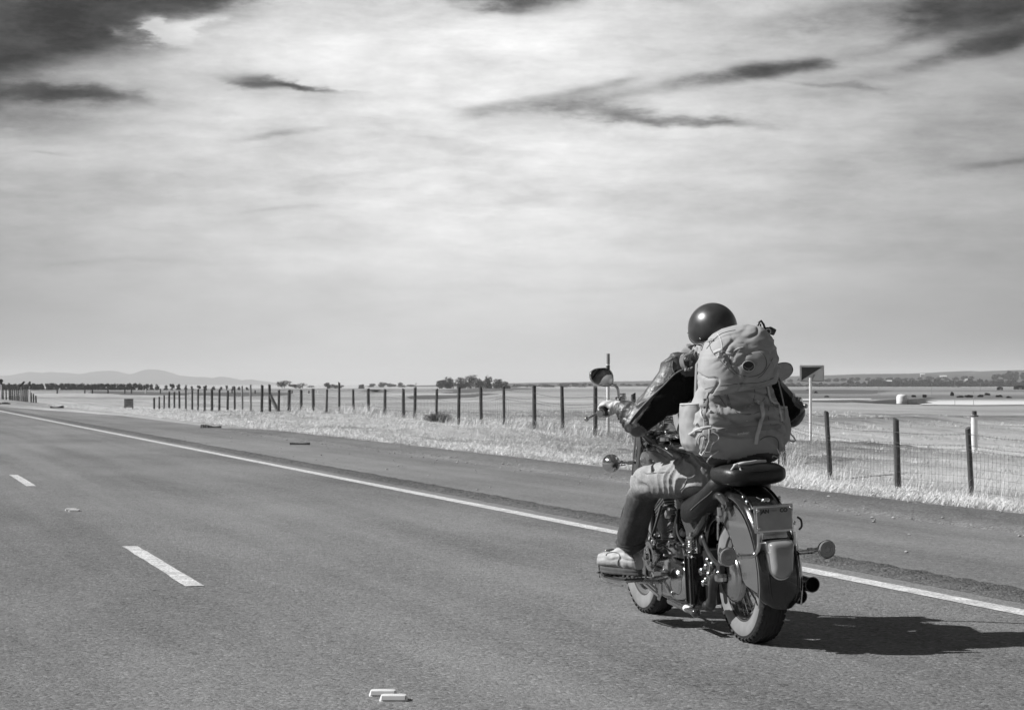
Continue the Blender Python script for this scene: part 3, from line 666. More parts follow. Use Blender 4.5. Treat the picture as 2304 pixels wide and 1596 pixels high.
# the same kind of fence again far off on the left where the road bends
f2 = empty('far_wire_fence', px(40, 897, 317)); tag(f2, 'distant run of dark fence posts crossing the left edge of the field', 'fence')
f2i = Matrix.Translation(-f2.location)
for i, (x, y0, y1) in enumerate([(45, 505, 710), (95, 545, 700), (190, 560, 700), (290, 515, 790), (335, 540, 800), (392, 575, 800), (455, 560, 800), (520, 570, 790), (578, 555, 805), (645, 540, 805), (708, 560, 810), (768, 550, 865), (828, 590, 890), (893, 625, 870), (957, 685, 850), (1030, 725, 870), (1105, 780, 850)]):
    u = x * .1302 * .5623; vt = 832.2 + y0 * .0732; vb = 832.2 + y1 * .0732
    Y = 300 - i * 2.5; p = Vector(px(u, vt, Y)); q = Vector(px(u, vb, Y)); zg = min(q.z, ter1(q.x, q.y) + .02) - .3
    m = MB(); m.tube([f2i @ Vector((p.x + .05, p.y, zg)), f2i @ p], [.11, .09], 8); m.build('fence_post', M['wood'], f2)
m = MB()
for fr in (.35, .6, .9):
    m.tube([f2i @ (Vector(px(2, 878 + (1 - fr) * 16, 300))), f2i @ (Vector(px(55, 877 + (1 - fr) * 16, 265)))], .02, 4)
m.build('barbed_wire', M['wire'], f2)
# scattered posts out in the field
fl = empty('field_fence', (px(330, 865, 640)[0], 640, -1.2)); tag(fl, 'sparse line of short dark posts in front of the orchard row', 'fence'); fli = Matrix.Translation(-fl.location)
for u, h_, pale in [(129, 12, 0), (191, 11, 0), (208, 12, 0), (243, 13, 0), (281, 11, 0), (296, 11, 0), (328, 11, 1), (361, 11, 0), (522, 9, 0), (574, 8, 0), (657, 8, 0), (695, 7, 0), (716, 7, 1)]:
    Y = 640; X = px(u, 865, Y)[0]; m = MB(); m.tube([fli @ Vector((X, Y, -1.5)), fli @ Vector((X + .05, Y, -1.2 + h_ * Y / FP))], [.22, .18], 7); m.build('fence_post', M['white'] if pale else M['dark'], fl)
m = MB(); a = px(129, 865, 640)[0]; b = px(716, 865, 640)[0]
for z in (.4, .9): m.tube([fli @ Vector((a, 640, -1.2 + z)), fli @ Vector((b, 640, -1.2 + z))], .02, 4)
m.build('wire', M['wire'], fl)

# ------------------------------------------------------------------ roadside furniture
def pipe_post(name, u, v0, v1, Y, r, label, cat, mt, band=None, cap=None, group=None):
    X, _, zt = px(u, v0, Y); zg = ter1(X, Y); e = empty(name, (X, Y, zg)); tag(e, label, cat, group); h = zt - zg
    m = MB(); m.cyl((0, 0, -.3), (0, 0, h), r, n=16); m.build('post', mt, e)
    if band:
        for z0, z1, mm in band:
            m = MB(); m.cyl((0, 0, h - z0), (0, 0, h - z1), r * 1.06, n=16); m.build('band', mm, e)
    if cap: m = MB(); m.cyl((0, 0, h - .02), (0, 0, h + cap), r * .72, n=16); m.cyl((0, 0, h - .05), (0, 0, h - .01), r * 1.25, n=16); m.build('cap', M['dark'], e)
    return e, h
pipe_post('marker_post', 1368, 795, 978, 66.5, .050, 'tall white marker post with dark top rising behind the round mirror', 'marker post', M['white'], [(.0, .30, M['grey']), (.34, .52, M['dark'])])
pipe_post('vent_pipe', 2192, 933, 1006, 74, .105, 'short pale pipe with dark cap behind the rightmost fence post', 'pipe', M['white'], None, .13)
# back of a road sign
X, Y, zt = px(1823, 857, 79); zg = ter1(X, Y); e = empty('road_sign', (X, Y, zg)); tag(e, 'rectangular road sign with dark triangle on a tall pale post right of the backpack', 'sign')
h = zt - zg; m = MB(); m.cyl((0, -.05, -.3), (0, -.05, h + .12), .048, n=14); m.build('post', M['white'], e)
w_, h_ = 53 * 79 / FP, 35 * 79 / FP; cx = 3.5 * 79 / FP
m = MB(); m.box((cx, .03, h + h_ / 2), (w_, .03, h_), b=.008); m.build('panel', mat('pale sign back', .62, .5, var=.1, vs=4), e)
m = MB(); m.prism([(-w_ / 2 + .05, -h_ / 2 + .03), (-w_ / 2 + .05, h_ / 2 - .05), (w_ / 2 - .05, h_ / 2 - .05)], lambda a, b, c: (cx + a, c, h + h_ / 2 + b), .013, .008); m.build('dark_triangle', M['dark'], e, 0)
m = MB()
for a, b in [((-1, -1), (1, -1)), ((1, -1), (1, 1)), ((1, 1), (-1, 1)), ((-1, 1), (-1, -1))]:
    q = lambda p: (cx + p[0] * (w_ / 2), .012, h + h_ / 2 + p[1] * (h_ / 2)); m.tube([q(a), q(b)], .018, 6)
m.build('edge_frame', mat('pale aluminium', .5, .4, .6), e)
m = MB(); m.box((cx + .02, -.02, h + h_ * .2), (.05, .05, h_ * .5), (0, .5, 0)); m.build('bracket', M['grey'], e)
# left-hand far signs
e, h = pipe_post('marker_post', 67.5, 857.5, 895, 250, .10, 'slim pole with dark top and round reflector at the far left bend', 'marker post', M['white'], [(.0, .42, M['dark'])])
m = MB(); m.lathe([(.12, -.05), (.22, -.05), (.22, .05), (.12, .05)], (.0, -.12, h - .62), (0, 1, 0), 20, closed=True); m.build('reflector_ring', M['dark'], e)
X, Y, zt = px(50, 862, 255); zg = ter1(X, Y); e = empty('tilted_sign', (X, Y, zg)); tag(e, 'small dark sign board tilted edge-on above the far left posts', 'sign'); h = zt - zg
m = MB(); m.cyl((-.1, 0, -.3), (-.1, 0, h - .1), .035, n=10); m.build('post', M['grey'], e)
m = MB(); m.box((.0, 0, h - .1), (.16, .5, .78), (0, R(42), 0), b=.02); m.build('panel', M['dark'], e)
X, Y, zt = px(3, 852, 240); zg = ter1(X, Y); e = empty('round_sign', (X, Y, zg)); tag(e, 'dark rounded sign on a pale post cut by the left edge', 'sign'); h = zt - zg
m = MB(); m.cyl((0, 0, -.3), (0, 0, h - .5), .06, n=10); m.build('post', M['white'], e)
m = MB(); m.prism([(.25 * math.cos(a) * (1 if math.sin(a) > 0 else .6), .30 * math.sin(a)) for a in np.linspace(0, 2 * math.pi, 24)[:-1]], lambda a, b, c: (a, c - .05, h - .3 + b), -.02, .02); m.build('panel', M['dark'], e, 0)
# small board with three faded lines
X, Y, zt = px(290, 896, 118); zg = ter1(X, Y); e = empty('small_board', (X, Y, zg)); tag(e, 'small pale board with rows of unreadable dark marks in the grass at left', 'sign'); h = zt - zg
w_ = 21 * 118 / FP; h_ = 20 * 118 / FP
m = MB(); m.box((0, 0, h - h_ / 2), (w_, .03, h_), (0, 0, 0), b=.006); m.build('panel', mat('faded board', .30, .7, var=.2, vs=6), e)
for sx_ in (-1, 1): m = MB(); m.box((sx_ * w_ * .4, .03, (h - h_) / 2 - .1), (.04, .03, h - h_ + .5)); m.build('leg', M['grey'], e)
m = MB(); rnd = random.Random(2)
for row, (z, hh, n) in enumerate([(-.16, .17, 9), (-.44, .17, 7), (-.72, .24, 6)]):
    for j in range(n):
        xx = (-.44 + .88 * (j + .5) / n) * w_ * (1 if row != 1 else .8); zz = h + z * h_
        m.box((xx, -.018, zz), (w_ * .022, .006, hh * h_), (0, rnd.uniform(-.1, .3) + (.5 if row == 2 else 0), 0))
        if rnd.random() < .7: m.box((xx + w_ * .025, -.018, zz + rnd.choice((-1, 0, 1)) * hh * h_ * .42), (w_ * .05, .006, hh * h_ * .2))
m.build('faded_marks', M['dark'], e, 0)
# tyre scraps on the shoulder
def scrap(loc, L, wd, h, seed, label):
    m = MB(); rnd = random.Random(seed); n = 22; rings = []
    for i in range(n + 1):
        f = i / n; x = (f - .5) * L; c = h * (.35 + .25 * math.sin(f * 5 + seed) + .15 * rnd.random()); wv = wd * (1 - .5 * abs(2 * f - 1) ** 3) * rnd.uniform(.8, 1.15)
        rings.append([(x, -wv / 2, .01), (x, -wv * .3, c + .02), (x, 0, c * 1.2 + .03), (x, wv * .35, c + .02), (x, wv / 2, .01), (x, wv * .2, .0), (x, -wv * .2, .0)])
    m.loft(rings); o = m.build('tyre_scrap', M['rubber'], smooth=0); o.location = loc; o.rotation_euler = (0, 0, R(6)); tag(o, label, 'tyre scrap', 'tyre scraps on the shoulder'); return o
scrap((*gp(475, 962)[:2], 0), .60, .35, .085, 1, 'thick torn tyre scrap lying at the shoulder edge by the grass')
scrap((*gp(675, 999.5)[:2], 0), .42, .14, .02, 2, 'thin flat tyre scrap in the middle of the shoulder')
scrap((*gp(523, 935)[:2], .02), .2, .15, .03, 3, 'tiny dark scrap at the far grass edge')
for (x, y, lb, L) in [(405, 413, 'small dark scrap on the grass edge beyond the small board', .7), (30, 385, 'small dark scrap at the far left grass edge', .8)]:
    u, v = x * .3173, 787.2 + y * .3173; p = gp(u, v); scrap((p[0], p[1], .02), L, .2, .12, x, lb)
# raised pavement markers
def road_marker(s, t, label, rz=0):
    e = empty('road_marker', (*W(s, t), 0), (0, 0, TH + rz)); tag(e, label, 'road marker', 'white raised pavement markers on the lane line')
    m = MB(); lv = [(.056, .050, 0), (.055, .049, .006), (.050, .030, .020), (.046, .026, .0215)]; rings = []
    for hx_, hy_, z in lv:
        q = []
        for k in range(32):
            an = 2 * math.pi * k / 32; cc, ss = math.cos(an), math.sin(an); rr = 1 / (abs(cc) ** 7 + abs(ss) ** 7) ** (1 / 7); q.append((hx_ * rr * cc, hy_ * rr * ss, z))
        rings.append(q)
    m.loft(rings); m.build('ceramic_body', M['ceramic'], e, 30)
    m = MB(); m.box((0, -.0415, .0125), (.092, .003, .0215), (R(-52), 0, 0)); m.build('reflector', M['grey'], e)
    return e
M['ceramic'] = mat('glazed ceramic dusty', .74, .35, var=.15, vs=30)
for (u, v, lb) in [(862, 1562, 'rear white marker of the near pair at the bottom edge'), (886, 1573, 'front white marker of the near pair at the bottom edge')]:
    p = gp(u, v); s_ = p[0] * CT + p[1] * ST_; t_ = -p[0] * ST_ + p[1] * CT; road_marker(s_, t_, lb, -TH)
for (u, v, lb) in [(160.5, 1147.5, 'rear white marker of the far pair on the left'), (168.5, 1149.5, 'front white marker of the far pair on the left')]:
    p = gp(u, v); s_ = p[0] * CT + p[1] * ST_; t_ = -p[0] * ST_ + p[1] * CT; road_marker(s_, t_, lb, -TH)

# ------------------------------------------------------------------ grass
def blades(name, n, sfun, tfun, hmin, hmax, wd, lean, m, wind=(.7, -.2), clump=True, zoff=0.0, seed=1):
    g = np.random.default_rng(seed); s = sfun(g, n); t = tfun(g, n)
    if clump:
        cn = n // 9; cs = s[:cn]; ct = t[:cn]; idx = g.integers(0, cn, n); s = cs[idx] + g.normal(0, .10, n); t = ct[idx] + g.normal(0, .10, n)
    keep = s > np.where(t < 64, 10.78, edge(t) + .05); s = s[keep]; t = t[keep]; n = len(s)
    X = s * CT - t * ST_; Y = s * ST_ + t * CT; Z = ter(X, Y) + zoff
    # patchy height
    ph = .72 + .5 * np.sin(s * 2.1 + 1.7 * np.sin(t * .7)) * np.sin(t * 1.13 + s) + .3 * np.sin(t * 3.7 + s * 5)
    h = g.uniform(hmin, hmax, n) * np.clip(ph, .35, 1.5); a = g.uniform(0, 2 * math.pi, n)
    ln = g.uniform(.2, 1, n) * lean; dx_ = np.cos(a) * ln + wind[0] * lean * .7; dy_ = np.sin(a) * ln + wind[1] * lean * .7
    wv = wd * g.uniform(.6, 1.3, n) * (1 + np.clip((Y - 40) / 60, 0, 2.5)); b = g.uniform(0, 2 * math.pi, n); wx = np.cos(b) * wv / 2; wy = np.sin(b) * wv * .3
    P0 = np.stack([X, Y, Z - .02], -1); P1 = P0 + np.stack([dx_ * h * .35, dy_ * h * .35, h * .6], -1); P2 = P0 + np.stack([dx_ * h, dy_ * h, h * (1 - .35 * np.clip(np.hypot(dx_, dy_), 0, 1.4))], -1)
    Wv = np.stack([wx, wy, 0 * wx], -1)
    V = np.stack([P0 - Wv, P0 + Wv, P1 + Wv * .8, P1 - Wv * .8, P2 + Wv * .15, P2 - Wv * .15], 1).reshape(-1, 3)
    i = np.arange(n) * 6; F = np.concatenate([np.stack([i, i + 1, i + 2, i + 3], -1), np.stack([i + 3, i + 2, i + 4, i + 5], -1)])
    o = raw_mesh(name, V, F, m); return o
o = blades('verge_grass', 260000, lambda g, n: 10.7 + 9.2 * g.random(n) ** 1.2, lambda g, n: 16 + 128 * g.random(n) ** 1.25, .04, .13, .006, 1.8, M['straw'], seed=1); tag(o, 'dry straw grass covering the verge between road and fence', 'grass', kind='stuff')
o = blades('bleached_grass', 90000, lambda g, n: 10.7 + 3.5 * g.random(n) ** 1.8, lambda g, n: 16 + 125 * g.random(n) ** 1.2, .05, .15, .006, 2.1, M['straw2'], seed=2); tag(o, 'sun bleached grass along the pavement edge', 'grass', kind='stuff')
o = blades('field_grass', 70000, lambda g, n: 20 + 34 * g.random(n) ** 1.5, lambda g, n: 20 + 110 * g.random(n) ** 1.1, .06, .16, .009, .8, M['straw'], seed=4); tag(o, 'short dry grass in the field beyond the fence', 'grass', kind='stuff')
def tall_f(g, n): return FS + g.normal(0, .35, n)
PT = np.array([p[0] for p in PP if p[0] < 110])
o = blades('post_weeds', 9000, tall_f, lambda g, n: PT[g.integers(0, len(PT), n)] + g.normal(0, .6, n), .18, .55, .007, .9, M['straw2'], seed=5); tag(o, 'tall pale weeds clustered at the fence post feet', 'weeds', kind='stuff')
o = blades('verge_stems', 1500, lambda g, n: 10.9 + 9 * g.random(n), lambda g, n: 20 + 90 * g.random(n), .3, .7, .005, 1.6, M['straw2'], clump=False, seed=6); tag(o, 'long bent pale stems sticking out of the verge grass', 'grass', kind='stuff')
# tumbleweed
t = fence_at(985); X, Y = W(FS - 1.2, t); Y = float(Y); e = empty('tumbleweed', (px(985, 865, Y)[0], Y, ter1(px(985, 865, Y)[0], Y))); tag(e, 'dark round tumbleweed caught in the grass before the fence', 'tumbleweed')
m = MB(); rnd = random.Random(4)
for k in range(420):
    d = Vector((rnd.gauss(0, 1), rnd.gauss(0, 1), abs(rnd.gauss(0, 1)))).normalized(); c = Vector((0, 0, .05)); q = c + Vector((d.x * .62, d.y * .4, d.z * .36)) * rnd.uniform(.7, 1.1)
    md = c + (q - c) * .5 + Vector((rnd.gauss(0, .07), rnd.gauss(0, .07), rnd.gauss(0, .05))); m.tube([c, md, q], [.006, .005, .003], 3)
m.build('twig_ball', mat('dead twigs', .14, .9), e, 0)
# pebbles and litter flecks on berm and shoulder
m = MB(); rnd = random.Random(8)
for k in range(420):
    s = rnd.choice((rnd.gauss(9.3, .1), rnd.uniform(6.9, 10.6), rnd.gauss(10.55, .12))); t = rnd.uniform(12, 60); r_ = rnd.uniform(.006, .017); x, y = W(s, t)
    m.ell((x, y, r_ * .5 + (.035 if s > 9.35 else 0)), (r_ * rnd.uniform(.8, 2), r_, r_ * .6), (0, 0, rnd.uniform(0, 3)), 6, 4)
o = m.build('gravel', mat('loose stones', .34, .8, var=.3, vs=1)); tag(o, 'loose pebbles scattered over the shoulder and berm', 'gravel', kind='stuff')
# ------------------------------------------------------------------ motorcycle (local axes: x right, y forward, z up; origin under the rear axle)
BLOC = (1.180, 11.25, 0.0); BROT = (0, R(-3.0), R(15.5))
bike = empty('motorcycle', BLOC, BROT); tag(bike, 'heavy cruiser motorcycle with deep valanced fenders and whitewall tyres on the road', 'motorcycle')
FY = 1.50
def sidewall(r):
    return float(np.interp(r, [.205, .225, .26, .285, .305], [.047, .058, .068, .067, .060]))
def make_wheel(name, y0, rr):
    sc = rr / .325; o = (0, y0, rr)
    m = MB(); pr = [(.206, -.050), (.216, -.052), (.214, -.044), (.198, -.038), (.192, -.015), (.192, .015), (.198, .038), (.214, .044), (.216, .052), (.206, .050), (.190, .044), (.186, .0), (.190, -.044)]
    m.lathe([(a * sc, b) for a, b in pr], o, (1, 0, 0), 64, closed=True)
    m.cyl((-.075, y0, rr), (.075, y0, rr), .038, n=24, bev=.006); m.cyl((-.055, y0, rr), (-.045, y0, rr), .062, n=24); m.cyl((.045, y0, rr), (.055, y0, rr), .062, n=24)
    wh = m.build(name, M['chrome'], bike, 35)
    m = MB(); rs = np.array([.206, .214, .225, .245, .262, .285, .298, .307]); pf = [(r, -sidewall(r)) for r in rs] + [(.316, -.053), (.3235, -.034), (.326, -.012), (.326, .012), (.3235, .034), (.316, .053)] + [(r, sidewall(r)) for r in rs[::-1]]
    m.lathe([(a * sc, b) for a, b in pf], o, (1, 0, 0), 96)
    for k in range(44):                       # shoulder lugs
        a = 2 * math.pi * k / 44
        for sx_ in (-1, 1):
            a2 = a + (.07 if sx_ > 0 else 0); c = Vector((sx_ * .057, y0 + math.cos(a2) * .309 * sc, rr + math.sin(a2) * .309 * sc))
            rot = Matrix.Rotation(a2, 3, 'X') @ Matrix.Rotation(sx_ * R(33), 3, 'Z')
            m.box(c, (.018, .020, .021), rot, b=.003)
    for gx in (-.03, -.012, .012, .03): m.lathe([(.3235 * sc, gx - .003), (.3285 * sc, gx - .002), (.3285 * sc, gx + .006), (.3235 * sc, gx + .007)], o, (1, 0, 0), 90)
    m.build('tyre', M['rubber'], wh, 35)
    m = MB()
    for sx_ in (-1, 1): m.lathe([(r * sc, sx_ * (sidewall(r) + e_)) for r, e_ in [(.222, .0), (.224, .0022), (.245, .0022), (.265, .0022), (.280, .002), (.289, .0018), (.291, 0)]], o, (1, 0, 0), 96)
    m.build('whitewall', M['whitewall'], wh, 30)
    m = MB(); rnd = random.Random(1)
    for k in range(40):
        a = 2 * math.pi * k / 40; sx_ = -1 if k % 2 else 1; off = (.42 if (k // 2) % 2 else -.42)
        p = (sx_ * .05, y0 + .058 * math.cos(a + off), rr + .058 * math.sin(a + off)); q = (-sx_ * .0 + sx_ * .012, y0 + .197 * sc * math.cos(a), rr + .197 * sc * math.sin(a)); m.tube([p, q], .0021, 6)
    m.build('spoke_set', M['chrome'], wh, 60)
    return wh
rw = make_wheel('rear_wheel', 0, .325); fw = make_wheel('front_wheel', FY, .318)
m = MB(); m.lathe([(.03, -.130), (.085, -.128), (.10, -.120), (.104, -.108), (.114, -.102), (.118, -.092), (.118, -.070), (.04, -.068)], (0, 0, .325), (1, 0, 0), 48)
m.lathe([(.117, -.098), (.123, -.098), (.123, -.074), (.117, -.074)], (0, 0, .325), (1, 0, 0), 48); m.build('belt_pulley', M['steel'], rw)
m = MB(); m.lathe([(.06, .080), (.14, .080), (.14, .086), (.06, .086)], (0, 0, .325), (1, 0, 0), 48, closed=True); m.build('brake_disc', M['steel'], rw)
for sx_ in (-1, 1):
    m = MB(); m.lathe([(.055, .068 * sx_), (.14, .070 * sx_), (.14, .075 * sx_), (.055, .075 * sx_)], (0, FY, .318), (1, 0, 0), 48, closed=True); m.build('brake_disc', M['steel'], fw)

# --- valanced fenders
def fender(name, y0, z0, Rc, a_start, a_end, inner, wd0, mt, tail=False):
    """crown swept about (y0, z0); angle 0 = straight back, 90 = up; inner = [(angle, radius)] of the side valance edge"""
    m = MB(); angs = np.linspace(a_start, a_end, 56); rings = []
    ia = [q[0] for q in inner]; ir = [q[1] for q in inner]
    for a in angs:
        ri = float(np.interp(a, ia, ir)); ra = R(a); wf = float(np.interp(a, [-19, -17.5, -15, -11, -4], [.50, .72, .88, .97, 1.0])) if tail else 1.0; wd = wd0 * wf; c, s_ = math.cos(ra), math.sin(ra); prof = []
        sec = [(wd, ri), (wd * 1.015, ri + .012), (wd * 1.0, ri + (Rc - .06 - ri) * .5), (wd, Rc - .055), (wd * 1.055, Rc - .042), (wd * 1.04, Rc - .028), (wd * .95, Rc - .016), (wd * .72, Rc + .004), (wd * .4, Rc + .016), (0, Rc + .021)]
        sec = sec + [(-x_, r_) for x_, r_ in sec[-2::-1]]
        inn = [(x_ * .965, max(r_ - .006, ri)) for x_, r_ in sec[::-1]]
        for x_, r_ in sec + inn: prof.append((x_, y0 - c * r_, z0 + s_ * r_))
        rings.append(prof)
    m.loft(rings, cap=True); return m.build(name, mt, bike, 50)
inner = [(-22, .40), (-18, .345), (-14, .25), (-9, .165), (0, .135), (20, .13), (45, .125), (72, .145), (90, .19), (104, .24), (121, .31), (139, .372), (152, .398), (175, .400)]
rf = fender('rear_fender', 0.0, .335, .415, -18.5, 168, [(a, min(r_, .345)) for a, r_ in inner], .103, M['black'], True)
# raised bead and pale panel on the left and right valance, trim strips along the crown
for sx_ in (-1, 1):
    m = MB(); m.tube([(sx_ * .107, -math.cos(R(a)) * .378, .335 + math.sin(R(a)) * .378) for a in np.linspace(-20, 150, 50)], .0045, 8); m.build('fender_bead', M['chrome'], rf)
    m = MB(); pts_o = [(a, .352) for a in np.linspace(-10, 132, 40)]; pts_i = [(a, float(np.interp(a, [q[0] for q in inner], [q[1] for q in inner])) + .018) for a in np.linspace(132, -10, 40)]
    m.prism([(-math.cos(R(a)) * r_, .335 + math.sin(R(a)) * r_) for a, r_ in pts_o + pts_i], lambda a, b, c: (c, a, b), sx_ * .1045, sx_ * .1062); m.build('side_panel', M['lightpaint'], rf, 20)
    m = MB(); m.tube([(sx_ * .102, -math.cos(R(a)) * float(np.interp(a, [q[0] for q in inner], [min(q[1], .345) for q in inner])), .335 + math.sin(R(a)) * float(np.interp(a, [q[0] for q in inner], [min(q[1], .345) for q in inner]))) for a in np.linspace(-20, 160, 60)], .0038, 8); m.build('valance_rim', M['black'], rf)
m = MB()
for a, x_ in [(60, -.085), (66, -.088), (52, -.09), (62, .085), (40, -.1), (38, .1)]: m.ell((x_, -math.cos(R(a)) * .425, .335 + math.sin(R(a)) * .42), .009, n=10, m=8)
m.build('fender_bolt', M['chrome'], rf)
m = MB(); m.ell((-.0, -.235, .700), (.022, .02, .016)); m.tube([(-.03, -.20, .715), (-.015, -.235, .703), (0, -.245, .695), (.02, -.235, .703)], .005, 8); m.build('seat_screw', M['chrome'], rf)
fender('front_fender', FY, .325, .346, 48, 150, [(20, .32), (60, .30), (100, .28), (140, .30), (180, .32)], .080, M['black'])
# fender strut with grab bracket, both sides
for sx_ in (-1, 1):
    X_ = sx_ * .125
    m = MB(); m.tube(smooth_path([(X_, -.06, .672), (X_, .03, .710), (X_, .12, .712), (X_, .20, .676), (X_, .27, .60), (X_, .38, .52), (X_, .50, .47)]), .022, 12, flat=1.0)
    m.box((X_ - sx_ * .0, -.055, .672), (.034, .055, .030), (R(-28), 0, 0), b=.006); m.box((X_, .20, .655), (.030, .030, .07), (R(35), 0, 0), b=.006)
    m.build('fender_strut', M['paint'], bike)
    m = MB(); m.prism([(.33, .63), (.60, .585), (.47, .45), (.42, .50)], lambda a, b, c: (c, a, b), X_ - sx_ * .012, X_ + sx_ * .012, b=.004); m.build('strut_plate', M['lightpaint'], bike, 30)
    m = MB(); [m.cyl((X_ - .02, y_, z_), (X_ + sx_ * .028, y_, z_), .010, n=6, bev=.002) for y_, z_ in ((-.05, .675), (.215, .655), (.50, .470), (.34, .585))]; m.build('strut_bolt', M['chrome'], bike)
    m = MB(); m.cyl((X_ + sx_ * .012, .02, .625), (X_ + sx_ * .012, .02, .665), .016, n=12); m.box((X_ + sx_ * .012, .03, .61), (.028, .05, .03), b=.006); m.tube([(X_, .02, .64), (X_, .09, .58), (X_, .10, .50)], .006, 8); m.build('grab_bracket', M['chrome'], bike)
for sx_ in (-1, 1):
    m = MB(); m.tube([(sx_ * .074 * float(np.interp(a, [-19, -17, -13, -8, 0], [.05, .45, .75, .93, 1.0])), -math.cos(R(a)) * .4195, .335 + math.sin(R(a)) * .4195) for a in np.linspace(-17.5, 115, 70)], .0060, 8); m.build('crown_bead', M['black'], rf)
    m = MB(); m.tube([(sx_ * .103 * float(np.interp(a, [-19, -17.5, -15, -11, -4], [.50, .72, .88, .97, 1.0])), -math.cos(R(a)) * .366, .335 + math.sin(R(a)) * .366) for a in np.linspace(-18, 30, 24)], .0035, 8); m.build('lip_trim', M['steel'], rf)
# --- licence plate, tail light, signals
PY = -.405; TY = -.452
pl = MB(); pl.box((-.026, PY + .012, .626), (.196, .010, .130), (0, 0, 0), b=.004)
lp = pl.build('licence_plate', M['chrome'], bike, 30)
m = MB(); m.box((-.026, PY + .004, .626), (.176, .006, .110), b=.002); m.build('plate_face', M['plate'], lp, 30)
def text(name, s, loc, size, mt, parent, rot=(R(90), 0, 0), ext=.001, bold=.0, ax=1.0):
    cu = bpy.data.curves.new(name, 'FONT'); cu.body = s; cu.size = size; cu.extrude = ext; cu.align_x = 'CENTER'; cu.align_y = 'CENTER'; cu.offset = bold; cu.resolution_u = 3
    to = bpy.data.objects.new(name, cu); COL.objects.link(to); bpy.context.view_layer.update()
    me = bpy.data.meshes.new_from_object(to.evaluated_get(bpy.context.evaluated_depsgraph_get())); bpy.data.objects.remove(to)
    me.materials.clear(); me.materials.append(mt); o = bpy.data.objects.new(name, me); COL.objects.link(o); o.parent = parent; o.location = loc; o.rotation_euler = rot; o.scale = (ax, 1, 1); return o
text('lettering', 'JAN', (-.074, PY - .001, .661), .026, M['ink'], lp, bold=.0006)
text('lettering', '2015', (-.026, PY - .001, .663), .015, M['castmetal'], lp)
text('lettering', 'CO', (.021, PY - .001, .662), .026, M['ink'], lp, bold=.0006)
for x_, z_ in ((-.108, .668), (.058, .672), (-.108, .585)): m = MB(); m.ell((x_, PY - .003, z_), (.009, .006, .009), n=12, m=8); m.build('plate_bolt', M['chrome'], lp)
m = MB(); m.tube(smooth_path([(.092, PY + .01, .625), (.106, PY, .61), (.108, PY, .58), (.098, PY + .01, .565)]), .005, 8); m.build('cable_loop', M['darkmetal'], lp)
m = MB(); m.box((-.024, PY + .035, .543), (.120, .06, .035), (R(-12), 0, 0), b=.006); m.build('plate_bracket', M['steel'], bike)
# tail light: tombstone shaped lens in a chrome shell
def tomb(wt, wb, h):
    q = []
    for k in range(20):
        a = math.pi * k / 19; q.append((wt * .5 * np.sign(math.cos(a)) * abs(math.cos(a)) ** .55, h * .5 - .022 + .022 * abs(math.sin(a)) ** .7))
    for k in range(14):
        a = math.pi + math.pi * k / 13; q.append((wb * .5 * math.cos(a) * 1.0, -h * .5 + .052 + .052 * math.sin(a)))
    return q
tl = MB(); P0 = tomb(.128, .108, .186); rings = []
for dd, sc_ in [(.10, .92), (.03, 1.0), (.0, 1.03), (-.006, 1.02), (-.008, .97)]: rings.append([(-.026 + a * sc_, TY + dd, .435 + b * sc_) for a, b in P0])
tl.loft(rings); tail = tl.build('tail_light', M['chrome'], bike, 35)
m = MB(); rings = []
for dd, sc_ in [(.0, .96), (-.014, .95), (-.030, .90), (-.042, .78), (-.049, .55), (-.052, .2)]: rings.append([(-.026 + a * sc_, TY - .004 + dd, .435 + b * sc_) for a, b in P0])
m.loft(rings); m.build('lens', M['lens'], tail, 35)
m = MB()
for x_, z_ in ((-.067, .452), (.016, .452), (-.026, .355)): m.ell((x_, TY - .040 if z_ > .4 else TY - .030, z_), .0045, n=8, m=6)
m.build('lens_screw', M['chrome'], tail)
def signal(name, c, face, r, lens, stalk, parent=bike, big=.05):
    f = Vector(face).normalized(); c = Vector(c); m = MB()
    m.lathe([(1e-4, -.052), (r * .45, -.050), (r * .80, -.034), (r * .98, -.010), (r * 1.04, .0), (r * 1.04, .008), (r * .97, .010)], c, f, 36)
    o = m.build(name, M['chrome'], parent, 35)
    m = MB(); m.lathe([(r * .98, .006), (r * .93, .014), (r * .84, .017), (r * .80, .015), (r * .62, .0175), (r * .58, .0155), (r * .38, .019), (r * .34, .0165), (r * .15, .020), (1e-4, .020)], c, f, 36); m.build('lens', lens, o, 20)
    m = MB(); m.tube(smooth_path(stalk, 5), .0105, 12); e1 = Vector(stalk[1]); m.lathe([(.0105, -.012), (.0155, -.011), (.0155, -.004), (.013, -.003), (.013, .003), (.0155, .004), (.0155, .011), (.0105, .012)], e1.lerp(Vector(stalk[0]), .35), (1, 0, 0), 16); m.build('stalk', M['chrome'], o)
    return o
for sx_ in (-1, 1):
    x_ = -.264 if sx_ < 0 else .236; xc = -.014
    signal('turn_signal', (x_, -.385, .462), (-.1 * 0, -1, 0), .043, M['lenslight'] if sx_ < 0 else M['lens'], [(x_ - sx_ * .02, -.355, .462), (xc + sx_ * .150, -.36, .455), (xc + sx_ * .112, -.37, .458), (xc + sx_ * .092, -.385, .49), (xc + sx_ * .088, -.39, .56)])
# front signals hang off the fork
for sx_ in (-1, 1):
    o = signal('turn_signal', (sx_ * .272, 1.28, .845), (0, 1, 0), .048, M['lenslight'], [(sx_ * .255, 1.262, .845), (sx_ * .19, 1.262, .843), (sx_ * .15, 1.262, .842)])
